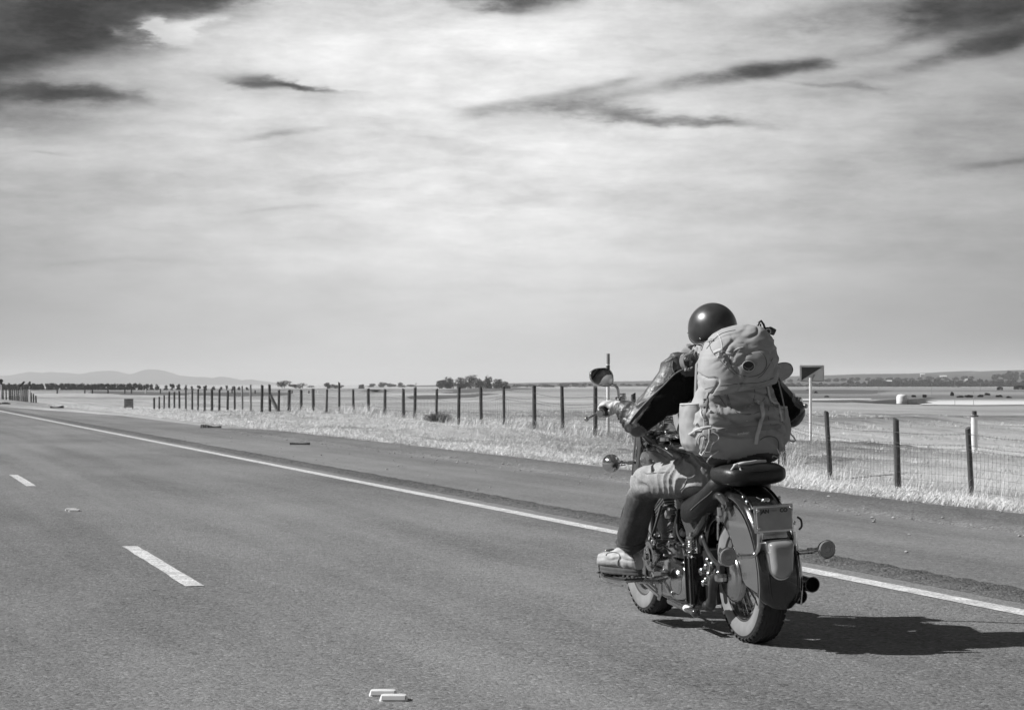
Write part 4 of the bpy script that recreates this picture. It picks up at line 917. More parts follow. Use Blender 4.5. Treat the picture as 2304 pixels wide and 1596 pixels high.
# --- seats
def loft_seat(name, secs, mt, pw=2.6, n=32, parent=bike, sub=0):
    m = MB(); rings = []
    for (y, zc, hw, ht, hb, drop) in secs:
        q = []
        for k in range(n):
            a = 2 * math.pi * k / n; c, s_ = math.cos(a), math.sin(a)
            x_ = hw * np.sign(c) * abs(c) ** (2 / pw); z_ = (ht if s_ > 0 else hb) * np.sign(s_) * abs(s_) ** (2 / pw)
            q.append((x_, y, zc + z_ - drop * (abs(x_) / max(hw, 1e-6)) ** 2))
        rings.append(q)
    m.loft(rings); return m.build(name, mt, parent, 60)
rs = loft_seat('rider_seat', [(.66, .72, .05, .02, .03, .0), (.60, .715, .085, .035, .045, .01), (.53, .690, .155, .055, .095, .040), (.43, .680, .196, .065, .105, .060), (.31, .690, .206, .07, .100, .055), (.19, .722, .190, .078, .088, .035), (.10, .765, .165, .080, .070, .015), (.04, .785, .12, .065, .05, 0), (.02, .79, .05, .03, .03, 0)], M['leather'])
ps = loft_seat('pillion_seat', [(.16, .822, .09, .02, .02, 0), (.14, .82, .135, .045, .045, 0), (.08, .822, .158, .055, .055, 0), (.0, .822, .165, .057, .056, 0), (-.08, .820, .163, .057, .056, 0), (-.14, .818, .150, .050, .050, 0), (-.175, .816, .118, .034, .034, 0), (-.188, .815, .06, .015, .015, 0)], M['leather'], pw=3.0)
m = MB(); m.tube([(math.cos(a) * .165 * (abs(math.cos(a)) ** -.3 if abs(math.cos(a)) > .5 else 1.0) * .98, -.02 + math.sin(a) * .168, .838) for a in np.linspace(0, 2 * math.pi, 49)[:-1]], .003, 6, closed=True); m.build('piping', M['leather'], ps)
m = MB(); m.tube(smooth_path([(-.10, -.10, .868), (-.07, -.13, .878), (-.03, -.13, .880), (.01, -.12, .882), (.06, -.11, .880)]), .0075, 8); m.tube(smooth_path([(-.13, -.14, .85), (-.11, -.15, .875), (-.095, -.15, .87), (-.09, -.165, .845)]), .005, 8); m.build('knotted_rope', mat('pale rope', .55, .8, bump=.6, bs=300, dist=.003), ps)
# --- frame
m = MB()
for sx_ in (-1, 1):
    m.tube(smooth_path([(sx_ * .04, 1.17, .93), (sx_ * .09, 1.16, .60), (sx_ * .11, 1.10, .25), (sx_ * .12, .98, .165), (sx_ * .12, .55, .155), (sx_ * .115, .42, .20), (sx_ * .11, .40, .40), (sx_ * .10, .44, .60), (sx_ * .06, .60, .70)]), .016, 10)
m.tube([(0, 1.2, .95), (0, .95, .86), (0, .6, .72), (0, .35, .66)], .022, 12)
for sx_ in (-1, 1):
    m.tube(smooth_path([(sx_ * .11, .42, .30), (sx_ * .115, .2, .29), (sx_ * .115, -.02, .325)]), .019, 10)
    m.box((sx_ * .115, -.015, .325), (.02, .10, .06), b=.01)
m.cyl((-.03, 1.215, .84), (.03, 1.215, .84), .04); m.cyl((0, 1.245, .80), (0, 1.17, .99), .035)
m.build('frame', M['black'], bike)
# axle carrier clutter on the left
m = MB(); Xs = -.150
m.tube(smooth_path([(Xs, .24, .50), (Xs, .20, .455), (Xs, .12, .405), (Xs + .01, .03, .37)]), .011, 8); m.ell((Xs, .25, .49), (.018, .026, .03)); m.box((Xs, .02, .36), (.03, .05, .05), b=.008)
m.tube(smooth_path([(Xs, .03, .35), (Xs - .01, .10, .29), (Xs, .16, .20), (Xs + .01, .23, .165)]), [.026] * 6 + [.022] * 7 + [.028] * 6, 12); m.ell((Xs, .22, .168), (.028, .04, .028))
m.build('shock_arm', M['darkmetal'], bike)
m = MB()
for y_, z_, r_ in ((.16, .40, .012), (.19, .365, .016), (.16, .33, .013), (.20, .30, .012), (.235, .28, .016), (.10, .385, .012), (.05, .35, .016), (.02, .345, .014), (.26, .335, .02)): m.cyl((Xs - .02, y_, z_), (Xs + .02, y_, z_), r_, n=10, bev=.003)
m.box((Xs, .175, .33), (.014, .035, .13), (.2, 0, 0), b=.004); m.cyl((Xs - .035, -.0, .325), (Xs + .05, .0, .325), .021, n=6, bev=.004); m.build('axle_hardware', M['chrome'], bike)
# --- engine
eng = MB()
eng.box((0, .82, .31), (.22, .56, .24), b=.05); eng.cyl((-.10, .90, .34), (.10, .90, .34), .135, n=40, bev=.02); eng.box((0, .56, .36), (.20, .26, .24), b=.04)
engine = eng.build('engine', M['castmetal'], bike)
def cylinder(tilt, yb, zb):
    ax = Vector((0, math.sin(tilt), math.cos(tilt))); o = Vector((0, yb, zb)); m = MB(); n = 60
    m.cyl(o + ax * .06, o + ax * .36, .060, n=28)
    for k in range(18):
        h = .105 + k * .0128; r_ = .100 + .014 * math.sin(k / 17 * math.pi)
        q = [];
        m.lathe([(.055, h), (r_ - .003, h - .0002), (r_, h + .0015), (r_ - .003, h + .0035), (.055, h + .004)], o, ax, 36)
    c = m.build('engine_cylinder', M['steel'], engine, 30)
    m = MB(); X_, Y_, Z_ = frame_of(ax)
    rot = Matrix((( 1, 0, 0), (0, math.cos(-tilt), -math.sin(-tilt)), (0, math.sin(-tilt), math.cos(-tilt))))
    for k in range(5): m.box(o + ax * (.325 + k * .015), (.19 + .004 * k, .165, .006), rot, b=.002)
    m.box(o + ax * .36, (.12, .11, .09), rot, b=.01); m.build('cylinder_head', M['castmetal'], engine, 30)
    m = MB(); m.box(o + ax * .425, (.17, .125, .055), rot, b=.02); [m.ell(o + ax * .455 + Vector((sx_ * .06, 0, 0)), .012, n=10, m=6) for sx_ in (-1, 1)]; m.build('rocker_cover', M['chrome'], engine, 35)
    m = MB()
    for q in (-.03, .03): m.tube([o + ax * .06 + rot @ Vector((.105, q * 1.5, 0)), o + ax * .36 + rot @ Vector((.10, q, 0))], .010, 10)
    m.build('pushrod_tube', M['chrome'], engine)
cylinder(R(-24), .86, .30); cylinder(R(24), .90, .30)
# left primary cover, clutch bulge, front round cover, transmission top
X0 = -.115; X1 = -.172
m = MB(); m.prism([(.47, .20), (.47, .325), (.50, .352), (.62, .36), (.70, .375), (.78, .365), (.90, .345), (.97, .30), (.985, .25), (.95, .20), (.88, .165), (.60, .155), (.50, .165)], lambda a, b, c: (c, a, b), X0, X1, b=.016)
pc = m.build('primary_cover', M['chrome'], engine, 50)
m = MB(); m.cyl((X1 + .004, .60, .262), (X1 - .014, .60, .262), .072, .066, n=36, bev=.006); m.build('clutch_cover', M['chrome'], pc, 35)
m = MB(); m.prism([(.505, .345), (.60, .352), (.68, .365), (.66, .318), (.57, .302), (.505, .300)], lambda a, b, c: (c, a, b), X1 + .004, X1 - .006, b=.004); m.build('inspection_cover', M['paint'], pc, 30)
m = MB(); m.lathe([(1e-4, -.03), (.02, -.03), (.028, -.02), (.05, -.018), (.056, -.01), (.078, -.008), (.085, .01), (.085, .05)], (-.175, 1.00, .36), (1, 0, 0), 36); m.build('stator_cover', M['chrome'], engine, 35)
m = MB(); m.prism([(.52, .375), (.55, .43), (.64, .455), (.75, .45), (.80, .40), (.78, .372)], lambda a, b, c: (c, a, b), -.05, -.150, b=.012); m.build('gearbox_cover', M['chrome'], engine, 40)
rnd = random.Random(21); m = MB()
for k in range(20):
    y_ = rnd.uniform(.46, 1.08); z_ = rnd.choice((rnd.uniform(.36, .47), rnd.uniform(.16, .46))); x_ = rnd.uniform(-.175, -.13); r_ = rnd.uniform(.006, .012)
    m = MB(); m.cyl((x_ + .02, y_, z_), (x_ - .012, y_, z_), r_, n=8, bev=.002); m.build('engine_bolt', M['castmetal'], engine, 35)
m = MB()
for pts in [[(-.13, 1.08, .47), (-.17, .90, .43), (-.16, .72, .455), (-.13, .60, .40)], [(-.12, .66, .62), (-.15, .62, .52), (-.15, .55, .46), (-.12, .48, .42)], [(-.10, 1.0, .62), (-.15, .98, .50), (-.17, 1.02, .42), (-.15, 1.10, .30)], [(-.12, .56, .52), (-.14, .50, .46), (-.15, .47, .36)], [(-.14, 1.12, .38), (-.15, 1.14, .28), (-.15, 1.10, .18)]]:
    m.tube(smooth_path(pts), .0075, 8)
m.build('hose', M['rubberblack'], engine)
m = MB(); m.tube([(-.17, 1.06, .50), (-.178, .86, .425)], .005, 8); m.ell((-.178, .87, .43), .010, n=8, m=6); m.tube([(-.17, .80, .43), (-.17, .66, .40)], .005, 8); m.build('shift_linkage', M['chrome'], engine)
m = MB(); rnd = random.Random(31)
for k in range(9):
    y_ = rnd.uniform(.50, 1.05); z_ = rnd.uniform(.44, .60); s_ = rnd.uniform(.012, .035); m.box((rnd.uniform(-.11, -.06), y_, z_), (s_, s_ * rnd.uniform(.6, 1.5), s_), (rnd.uniform(0, 1), rnd.uniform(0, 1), 0), b=.003)
m.build('fitting', M['castmetal'], engine, 30)
m = MB(); m.cyl((.08, .90, .60), (.19, .90, .60), .085, n=36, bev=.02); m.build('air_cleaner', M['chrome'], engine, 35)
# spring strut
m = MB(); hel = [(-.150 + .020 * math.cos(a), .42 + .020 * math.sin(a), .40 + a * .0020) for a in np.linspace(0, 2 * math.pi * 7, 110)]; m.tube(hel, .0042, 6); ss = m.build('spring', M['steel'], bike, 60)
m = MB(); m.cyl((-.150, .42, .34), (-.150, .42, .52), .010, n=12); m.cyl((-.150, .42, .485), (-.150, .42, .505), .026, n=20, bev=.004); m.cyl((-.150, .42, .385), (-.150, .42, .402), .026, n=20, bev=.004); m.build('damper', M['chrome'], ss)
# belt guard: tall dark case between engine and wheel
m = MB(); m.prism([(.37, .155), (.37, .40), (.385, .415), (.45, .415), (.465, .40), (.465, .155), (.45, .14), (.385, .14)], lambda a, b, c: (c, a, b), -.10, -.172, b=.008)
m.box((-.176, .385, .28), (.012, .018, .24), b=.004); m.box((-.176, .45, .28), (.012, .012, .24), b=.004); m.build('belt_case', M['black'], bike, 40)
m = MB(); m.box((-.03, .33, .30), (.16, .12, .28), b=.02); m.build('oil_tank', M['rubberblack'], bike)
# --- kickstand and lower tube
m = MB(); m.tube([(-.175, .72, .150), (-.19, .30, .128)], .0165, 14); m.ell((-.19, .293, .128), .024, n=16, m=10); lt = m.build('lower_tube', M['paint'], bike)
m = MB(); m.cyl((-.1835, .455, .1365), (-.1845, .385, .1325), .0178, n=18); m.build('paper_tag', mat('white sticker', .7, .5, var=.5, vs=60), lt)
m = MB(); m.tube([(-.19, 1.06, .215), (-.20, .80, .170)], .013, 12); m.tube([(-.19, 1.06, .235), (-.20, .84, .195)], .009, 10); m.prism([(.83, .150), (.80, .145), (.765, .185), (.755, .235), (.77, .24), (.80, .20)], lambda a, b, c: (c, a, b), -.195, -.207, b=.002); m.build('kickstand', M['chrome'], bike)
# --- footboards
for sx_ in (-1, 1):
    m = MB(); secs = []
    prof = [(.80, .262), (.86, .256), (1.00, .254), (1.12, .256), (1.20, .268), (1.25, .300)]
    top = [[(sx_ * (.335 + w_ * .062 * (1 if 0 < i < 5 else .75)), y, z + dz) for w_, dz in ((-1, 0), (-1, -.012), (1, -.012), (1, 0))] for i, (y, z) in enumerate(prof)]
    m.loft(top); fb = m.build('footboard', M['chrome'], bike, 30)
    m = MB(); m.loft([[(sx_ * (.335 + w_ * .054), y, z + dz) for w_, dz in ((-1, .008), (-1, 0), (1, 0), (1, .008))] for y, z in prof[:-1]])
    for q in (-.04, -.02, 0, .02, .04): m.tube([(sx_ * (.335 + q), y, z + .010) for y, z in prof[:-1]], .004, 6)
    m.build('rubber_pad', M['grip'], fb, 30)
    m = MB(); m.tube([(sx_ * .29, .90, .245), (sx_ * .20, .90, .235), (sx_ * .11, .92, .225)], .012, 8); m.tube([(sx_ * .29, 1.12, .245), (sx_ * .20, 1.10, .235), (sx_ * .11, 1.08, .225)], .012, 8); m.tube(smooth_path([(sx_ * .40, .80, .238), (sx_ * .402, 1.0, .232), (sx_ * .395, 1.2, .245), (sx_ * .34, 1.285, .29), (sx_ * .28, 1.26, .28)]), .006, 8); m.build('support_bracket', M['chrome'], fb)
m = MB(); m.tube(smooth_path([(-.24, .98, .30), (-.245, 1.15, .34), (-.26, 1.28, .37), (-.26, 1.32, .37)]), .008, 8); m.ell((-.285, 1.33, .372), (.035, .012, .012)); m.build('shift_lever', M['chrome'], bike)
# --- exhausts on the right
for (xa, za, yb, zb, k) in ((.175, .315, -.37, .298, 0), (.150, .235, -.27, .236, 1)):
    m = MB(); m.lathe([(.028, 0), (.036, .03), (.038, .30), (.037, .62), (.0375, .64), (.033, .64), (.033, .50), (1e-4, .50)], (xa - .012 * 1, yb + .64, za), (Vector((xa - .012 - .0, yb, zb)) - Vector((xa - .012, yb + .64, za))), 28); ex = m.build('exhaust_pipe', M['rubberblack'] if 0 else M['black'], bike, 35)
    m = MB(); m.tube(smooth_path([(xa - .012, yb + .64, za), (xa - .012, .7, za), (.16, .95, .30 + .05 * k), (.13, 1.05 - .3 * k, .50), (.06, 1.0 - .25 * k, .62)]), .024, 12); m.build('header_tube', M['chrome'], ex)
# --- tank
def ringz(y, zb, zt, hw, n=28, pw=2.4):
    q = []
    for k in range(n):
        a = 2 * math.pi * k / n; c, s_ = math.cos(a), math.sin(a); q.append((hw * np.sign(c) * abs(c) ** (2 / pw) * (1 - .25 * max(s_, 0) ** 2), y, (zb + zt) / 2 + (zt - zb) / 2 * np.sign(s_) * abs(s_) ** (2 / pw)))
    return q
m = MB(); m.loft([ringz(1.27, .84, .90, .03), ringz(1.25, .80, .93, .075), ringz(1.20, .775, .958, .115), ringz(1.10, .76, .972, .145), ringz(.98, .755, .962, .150), ringz(.85, .75, .93, .138), ringz(.73, .745, .885, .110), ringz(.64, .74, .84, .07), ringz(.60, .75, .80, .03)]); tank = m.build('fuel_tank', M['black'], bike, 60)
for sx_ in (-1, 1):
    m = MB(); m.tube(smooth_path([(sx_ * .075, 1.245, .925), (sx_ * .110, 1.17, .945), (sx_ * .118, 1.05, .945), (sx_ * .108, .92, .925), (sx_ * .088, .80, .885)], 8), .004, 6); m.build('pinstripe', M['chrome'], tank)
    m = MB(); m.ell((sx_ * .140, 1.10, .858), (.014, .085, .048), n=24, m=12); m.build('knee_panel', M['lightpaint'], tank)
m = MB(); m.box((0, .98, .972), (.075, .24, .022), (R(-5), 0, 0), b=.009); m.cyl((0, 1.06, .975), (0, 1.06, .992), .045, n=28, bev=.005); m.build('dash', M['chrome'], tank, 35)
m = MB()
for sx_ in (-1, 1): m.cyl((sx_ * .07, .98, .955), (sx_ * .07, .98, .982), .026, n=20, bev=.005)
m.build('fuel_cap', M['chrome'], tank, 35)
# --- fork, nacelle
d = Vector((0, FY - 1.185, .318 - 1.04)).normalized()
fk = MB()
for sx_ in (-1, 1):
    a = Vector((sx_ * .118, 1.185, 1.04)); fk.cyl(a, a + d * .40, .031, n=20, bev=.004); fk.cyl(a + d * .40, a + d * .62, .022, n=16); fk.cyl(a + d * .60, a + d * .79, .030, n=20, bev=.006)
fork = fk.build('fork', M['steel'], bike, 35)
for sx_ in (-1, 1): m = MB(); a = Vector((sx_ * .150, 1.200, 1.03)); m.tube([a, a + d * .42], .004, 6); m.build('fork_trim', M['chrome'], fork)
m = MB(); m.box((0, 1.185, 1.035), (.27, .075, .035), (R(-30), 0, 0), b=.012); m.box((0, 1.265, .86), (.26, .07, .035), (R(-30), 0, 0), b=.012); m.build('triple_clamp', M['chrome'], fork, 35)
m = MB(); m.lathe([(1e-4, -.16), (.045, -.155), (.085, -.12), (.108, -.06), (.115, .0), (.118, .03), (.105, .035)], (0, 1.31, .985), (0, 1, -.05), 40)
hl = m.build('headlight', M['chrome'], bike, 35)
m = MB(); m.lathe([(.106, .034), (.07, .05), (1e-4, .055)], (0, 1.31, .985), (0, 1, -.05), 32); m.build('lens', mat('headlight glass', .6, .1, .3), hl)
# windscreen-like chrome nacelle shroud behind the light, with its rounded wings
m = MB(); rings = []
for y, hw, zc, hz_ in [(1.14, .06, 1.02, .03), (1.17, .12, 1.01, .05), (1.22, .150, 1.0, .065), (1.28, .15, .985, .075), (1.33, .12, .98, .085)]:
    rings.append([(hw * math.cos(a), y, zc + hz_ * math.sin(a)) for a in np.linspace(0, 2 * math.pi, 33)[:-1]])
m.loft(rings); m.build('nacelle', M['chrome'], bike, 50)
rnd = random.Random(77); m = MB()
for k in range(16):
    x_ = rnd.uniform(-.14, .06); m.cyl((x_, 1.13 + rnd.uniform(-.02, .04), .93 + rnd.uniform(-.04, .06)), (x_, 1.10, .93 + rnd.uniform(-.04, .06)), rnd.uniform(.008, .016), n=10, bev=.002)
m.build('cockpit_fitting', M['chrome'], fork, 35)
# --- handlebar, grips, levers, mirrors
m = MB()
for sx_ in (-1, 1): m.tube(smooth_path([(0, 1.13, 1.085), (sx_ * .08, 1.13, 1.085), (sx_ * .16, 1.08, 1.12), (sx_ * .26, .98, 1.165), (sx_ * .35, .86, 1.175), (sx_ * .42, .78, 1.165), (sx_ * .535, .655, 1.138)], 6), .0125, 12)
for sx_ in (-1, 1): m.cyl((sx_ * .05, 1.16, 1.03), (sx_ * .05, 1.13, 1.10), .02, n=14, bev=.004)
hb_ = m.build('handlebar', M['chrome'], bike, 40)
GR = {}
for sx_ in (-1, 1):
    a = Vector((sx_ * .425, .775, 1.164)); b = Vector((sx_ * .540, .650, 1.137)); GR[sx_] = (a, b)
    m = MB(); m.tube([a.lerp(b, f) for f in np.linspace(0, .97, 12)], [.0175 + .0012 * (i % 2) for i in range(12)], 14); m.build('grip', M['grip'], hb_)
    m = MB(); m.lathe([(.019, -.005), (.0225, 0), (.0225, .008), (.017, .014), (1e-4, .016)], b, (b - a), 20); m.build('grip_end', M['steel'], hb_, 35)
    m = MB(); c = Vector((sx_ * .395, .835, 1.175)); m.box(c, (.045, .055, .035), (0, 0, sx_ * R(42)), b=.008); m.box((sx_ * .36, .86, 1.19), (.05, .05, .04), (0, 0, sx_ * R(42)), b=.01); m.cyl((sx_ * .345, .89, 1.195), (sx_ * .345, .89, 1.225), .022, n=18, bev=.003); m.build('switch_housing', M['chrome'], hb_, 35)
    m = MB(); pts = smooth_path([(sx_ * .41, .87, 1.168), (sx_ * .465, .845, 1.150), (sx_ * .525, .785, 1.128), (sx_ * .600, .705, 1.108)], 5); m.tube(pts, [.011] * 5 + [.008] * (len(pts) - 7) + [.009, .010], 10, flat=.7); m.ell(pts[-1], .0125, n=14, m=10); m.build('lever', M['steel'], hb_)
    for j, off in enumerate((0, .02)):
        m = MB(); m.tube(smooth_path([(sx_ * (.37 - off), .87, 1.16), (sx_ * .30, .96, 1.10), (sx_ * .20, 1.06, 1.0), (sx_ * .16, 1.12, .93), (sx_ * .06, 1.08, .86)]), .0055, 8); m.build('cable', M['rubberblack'], hb_)
m = MB(); m.tube([(-.19, 1.10, 1.02), (-.12, 1.04, .93)], .014, 10); m.build('cable_sheath', M['grip'], hb_)
def mirror(sx_, c, nrm, w_, h_, roll=0):
    c = Vector(c); n_ = Vector(nrm).normalized(); x = Vector((0, 0, 1)).cross(n_).normalized(); y = n_.cross(x)
    if roll: x, y = x * math.cos(roll) + y * math.sin(roll), y * math.cos(roll) - x * math.sin(roll)
    def ov(sc_, dz):
        q = []
        for k in range(40):
            a = 2 * math.pi * k / 40; ca, sa = math.cos(a), math.sin(a); e_ = 2 / 2.5
            px_ = w_ / 2 * np.sign(ca) * abs(ca) ** e_; py_ = h_ / 2 * np.sign(sa) * abs(sa) ** e_ * (1 + .16 * sx_ * -px_ / (w_ / 2))
            q.append(c + x * (px_ * sc_) + y * (py_ * sc_) + n_ * dz)
        return q
    m = MB(); m.loft([ov(.25, -.030), ov(.6, -.027), ov(.85, -.018), ov(.98, -.006), ov(1.0, .002), ov(.985, .006), ov(.93, .004), ov(.93, .001)]); o = m.build('mirror', M['chrome'], hb_, 40)
    m = MB(); m.loft([ov(.945, .0015), ov(.92, .0045)]); m.build('mirror_glass', M['mirror'], o, 10)
    m = MB(); m.tube(smooth_path([tuple(c - n_ * .026 + x * (-sx_) * w_ * .0), tuple(c - n_ * .04 + Vector((-sx_ * .03, .01, -.02))), (sx_ * .405, .80, 1.265), (sx_ * .385, .82, 1.225), (sx_ * .38, .84, 1.19)]), .0075, 10); m.build('mirror_stem', M['chrome'], o)
    return o
ML = (-.491, .765, 1.316)
mirror(-1, ML, (.35, -.91, .21), .150, .098, -.12)
mirror(1, (.470, .72, 1.292), (-.06, -.99, -.08), .150, .098, .30)

hb_.location.x = .022
# ------------------------------------------------------------------ rider
M.update(skin=mat('skin', .55, .5, var=.12, vs=30, bump=.15, bs=150, dist=.002), jacket=mat('worn black leather', .075, .46, var=.45, vs=14, bump=.7, bs=45, dist=.006, rvar=.12, spec=.6),
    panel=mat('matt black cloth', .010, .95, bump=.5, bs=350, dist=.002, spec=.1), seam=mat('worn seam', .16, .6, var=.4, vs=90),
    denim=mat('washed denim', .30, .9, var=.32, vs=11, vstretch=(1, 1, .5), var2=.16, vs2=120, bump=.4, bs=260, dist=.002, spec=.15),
    boot=mat('tan boot leather', .38, .65, var=.22, vs=22, bump=.35, bs=90, dist=.003), sole=mat('boot sole', .08, .8, var=.3, vs=30),
    scarf=mat('patterned neck scarf', .34, .9, var=.5, vs=70, bump=.5, bs=120, dist=.003), helmet=mat('dark satin helmet', .030, .36, coat=.5, rvar=.06, vs=18, var=.3))
M['helmet'].node_tree.nodes['Principled BSDF'].inputs['Coat Roughness'].default_value = .30
def shin_shade(m, z0, z1, y0, y1, lo):      # shade on the shins painted darker into the denim; thighs left washed pale
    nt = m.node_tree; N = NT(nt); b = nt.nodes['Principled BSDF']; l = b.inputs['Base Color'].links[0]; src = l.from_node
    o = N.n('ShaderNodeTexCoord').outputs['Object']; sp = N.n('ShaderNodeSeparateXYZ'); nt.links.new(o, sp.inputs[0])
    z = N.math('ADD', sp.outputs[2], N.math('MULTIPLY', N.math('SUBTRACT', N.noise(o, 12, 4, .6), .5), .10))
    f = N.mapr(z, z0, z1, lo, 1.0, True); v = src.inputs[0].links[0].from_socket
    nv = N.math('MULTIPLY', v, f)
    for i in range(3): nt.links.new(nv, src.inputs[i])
shin_shade(M['denim'], .66, .76, 0, 0, .24)
rider = empty('person', Vector(BLOC) + Euler(BROT).to_matrix() @ Vector((.022, 0, 0)), BROT); tag(rider, 'person in black leather jacket, jeans and open dark helmet riding the motorcycle', 'person')
def capsule(mb, pts, rs, n=18, flat=1.0):
    P = smooth_path(pts, 5) if len(pts) > 2 else [V3(p) for p in pts]
    rr = np.interp(np.linspace(0, 1, len(P)), np.linspace(0, 1, len(rs)), rs)
    mb.tube(P, list(rr), n, flat=flat); mb.ell(P[0], rr[0], n=n, m=10); mb.ell(P[-1], rr[-1], n=n, m=10)
def organic(name, mb, voxel, mt, parent, disp=None, smooth=4, dec=None):
    me = bpy.data.meshes.new(name); me.from_pydata(mb.v, [], mb.f); tmp = bpy.data.objects.new('tmp', me); COL.objects.link(tmp)
    rm = tmp.modifiers.new('r', 'REMESH'); rm.mode = 'VOXEL'; rm.voxel_size = voxel; rm.use_smooth_shade = True
    if smooth: s_ = tmp.modifiers.new('s', 'SMOOTH'); s_.factor = .5; s_.iterations = smooth
    bpy.context.view_layer.update(); me2 = bpy.data.meshes.new_from_object(tmp.evaluated_get(bpy.context.evaluated_depsgraph_get())); bpy.data.objects.remove(tmp); bpy.data.meshes.remove(me)
    me2.name = name; me2.materials.clear()
    for m_ in (mt if isinstance(mt, (list, tuple)) else [mt]): me2.materials.append(m_)
    if disp:
        n = len(me2.vertices); co = np.empty(n * 3, np.float32); me2.vertices.foreach_get('co', co); co = co.reshape(-1, 3)
        no = np.empty(n * 3, np.float32); me2.vertex_normals.foreach_get('vector', no); no = no.reshape(-1, 3)
        d = disp(co, no); co += no * d[:, None]; me2.vertices.foreach_set('co', co.ravel())
    me2.update(); me2.shade_smooth(); o = bpy.data.objects.new(name, me2); COL.objects.link(o); o.parent = parent; return o
def nz(P, sc, off=0): return np.array([mn.noise(Vector((p[0] * sc[0] + off, p[1] * sc[1], p[2] * sc[2]))) for p in P])
def along(P, a, b):
    a, b = V3(a), V3(b); d = b - a; L = np.linalg.norm(d); d = d / L; q = P - a; t = q @ d; r_ = q - t[:, None] * d; x = V3(frame_of(d)[0]); y = V3(frame_of(d)[1])
    return t / L, np.arctan2(r_ @ y, r_ @ x), np.linalg.norm(r_, axis=1), L
J = dict(pel=(0, .36, .87), che=(0, .44, 1.20), neck=(0, .445, 1.39), head=(-.004, .462, 1.53))
SH, EL, WR = (.195, .425, 1.345), (.408, .455, 1.088), (.455, .635, 1.168)
HIP, KN, AN = (.095, .38, .805), (.280, .735, .770), (.318, .945, .41)
mx = lambda p, s_: (p[0] * s_ if s_ < 0 or s_ > 0 else 0, p[1], p[2])
# --- body, one continuous surface
m = MB()
capsule(m, [J['pel'], (0, .38, 1.0), J['che'], (0, .44, 1.33)], [.13, .115, .13, .10], flat=.78)
capsule(m, [(0, .44, 1.33), J['neck'], (0, .46, 1.47)], [.07, .057, .058])
m.ell(J['head'], (.076, .096, .112)); m.ell((0, .505, 1.465), (.052, .058, .050)); m.ell((0, .548, 1.442), (.026, .020, .020))
m.ell((0, .562, 1.522), (.011, .017, .026), (.35, 0, 0)); m.ell((0, .548, 1.552), (.050, .014, .014)); m.ell((0, .553, 1.476), (.023, .010, .008)); m.ell((0, .552, 1.466), (.020, .010, .007))
for s_ in (-1, 1):
    m.ell((s_ * .078, .465, 1.52), (.010, .020, .032)); m.ell((s_ * .040, .530, 1.505), (.022, .022, .020))
    capsule(m, [(s_ * .10, .43, 1.35), mx(SH, s_)], [.06, .058]); capsule(m, [mx(SH, s_), mx(EL, s_)], [.052, .038]); capsule(m, [mx(EL, s_), (s_ * .425, .55, 1.13), mx(WR, s_)], [.038, .036, .027])
    capsule(m, [mx(HIP, s_), mx(KN, s_)], [.080, .055]); capsule(m, [mx(KN, s_), (s_ * .300, .83, .60), mx(AN, s_)], [.052, .050, .034]); capsule(m, [mx(AN, s_), (s_ * .40, 1.10, .335)], [.036, .030])
    ga, gb = GR[s_]; g = (gb - ga).normalized(); up = Vector((0, 0, 1)); up = (up - g * up.dot(g)).normalized(); f = up.cross(g).normalized(); f = f if f.y > 0 else -f
    c0 = ga.lerp(gb, .56); kn0 = c0 - f * .010 + up * .034
    # palm: from the wrist to the knuckle row
    w0 = Vector(mx(WR, s_))
    for q in (-.030, -.010, .010, .030): capsule(m, [w0.lerp(c0, .25) + g * q * .6 + up * .014, c0 - f * .040 + g * q + up * .020, kn0 + g * q], [.016, .0155, .0120], n=12)
    capsule(m, [c0 - f * .030 - g * .030 - up * .005, c0 - f * .028 + g * .030 - up * .005], [.014, .013], n=12)
    for q, L_ in ((-.0345, .92), (-.0115, 1.06), (.0115, 1.0), (.0345, .82)):       # index next to the bar centre ... little finger outermost
        r0 = .0098 * (L_ * .3 + .7); c = c0 + g * q
        capsule(m, [c - f * .008 + up * .034, c + f * (.020) + up * .031 * L_, c + f * .0335 * L_ + up * .010, c + f * .030 - up * .014 * L_, c + f * .012 - up * .030 * L_, c - f * .006 * L_ - up * .029], [r0 * 1.12, r0 * 1.02, r0, r0 * .96, r0 * .9, r0 * .82], n=12)
    ct = c0 - g * .048       # thumb leaves the side of the palm and closes under the grip
    capsule(m, [c0 - f * .052 - g * .026 + up * .010, ct - f * .030 + up * .004, ct - f * .022 - up * .016 - g * .004, ct + f * .004 - up * .030 - g * .002, ct + f * .020 - up * .026], [.0155, .0135, .0115, .0105, .0090], n=12)
body = organic('body', m, .0048, M['skin'], rider, smooth=2)
# --- sunglasses
m = MB()
for s_ in (-1, 1): m.ell((s_ * .034, .566, 1.527), (.028, .008, .021), (0, 0, -s_ * .2)); m.tube([(s_ * .060, .560, 1.533), (s_ * .079, .47, 1.535)], .003, 6)
m.tube([(-.01, .575, 1.535), (.01, .575, 1.535)], .003, 6); m.build('sunglasses', M['black'], rider)
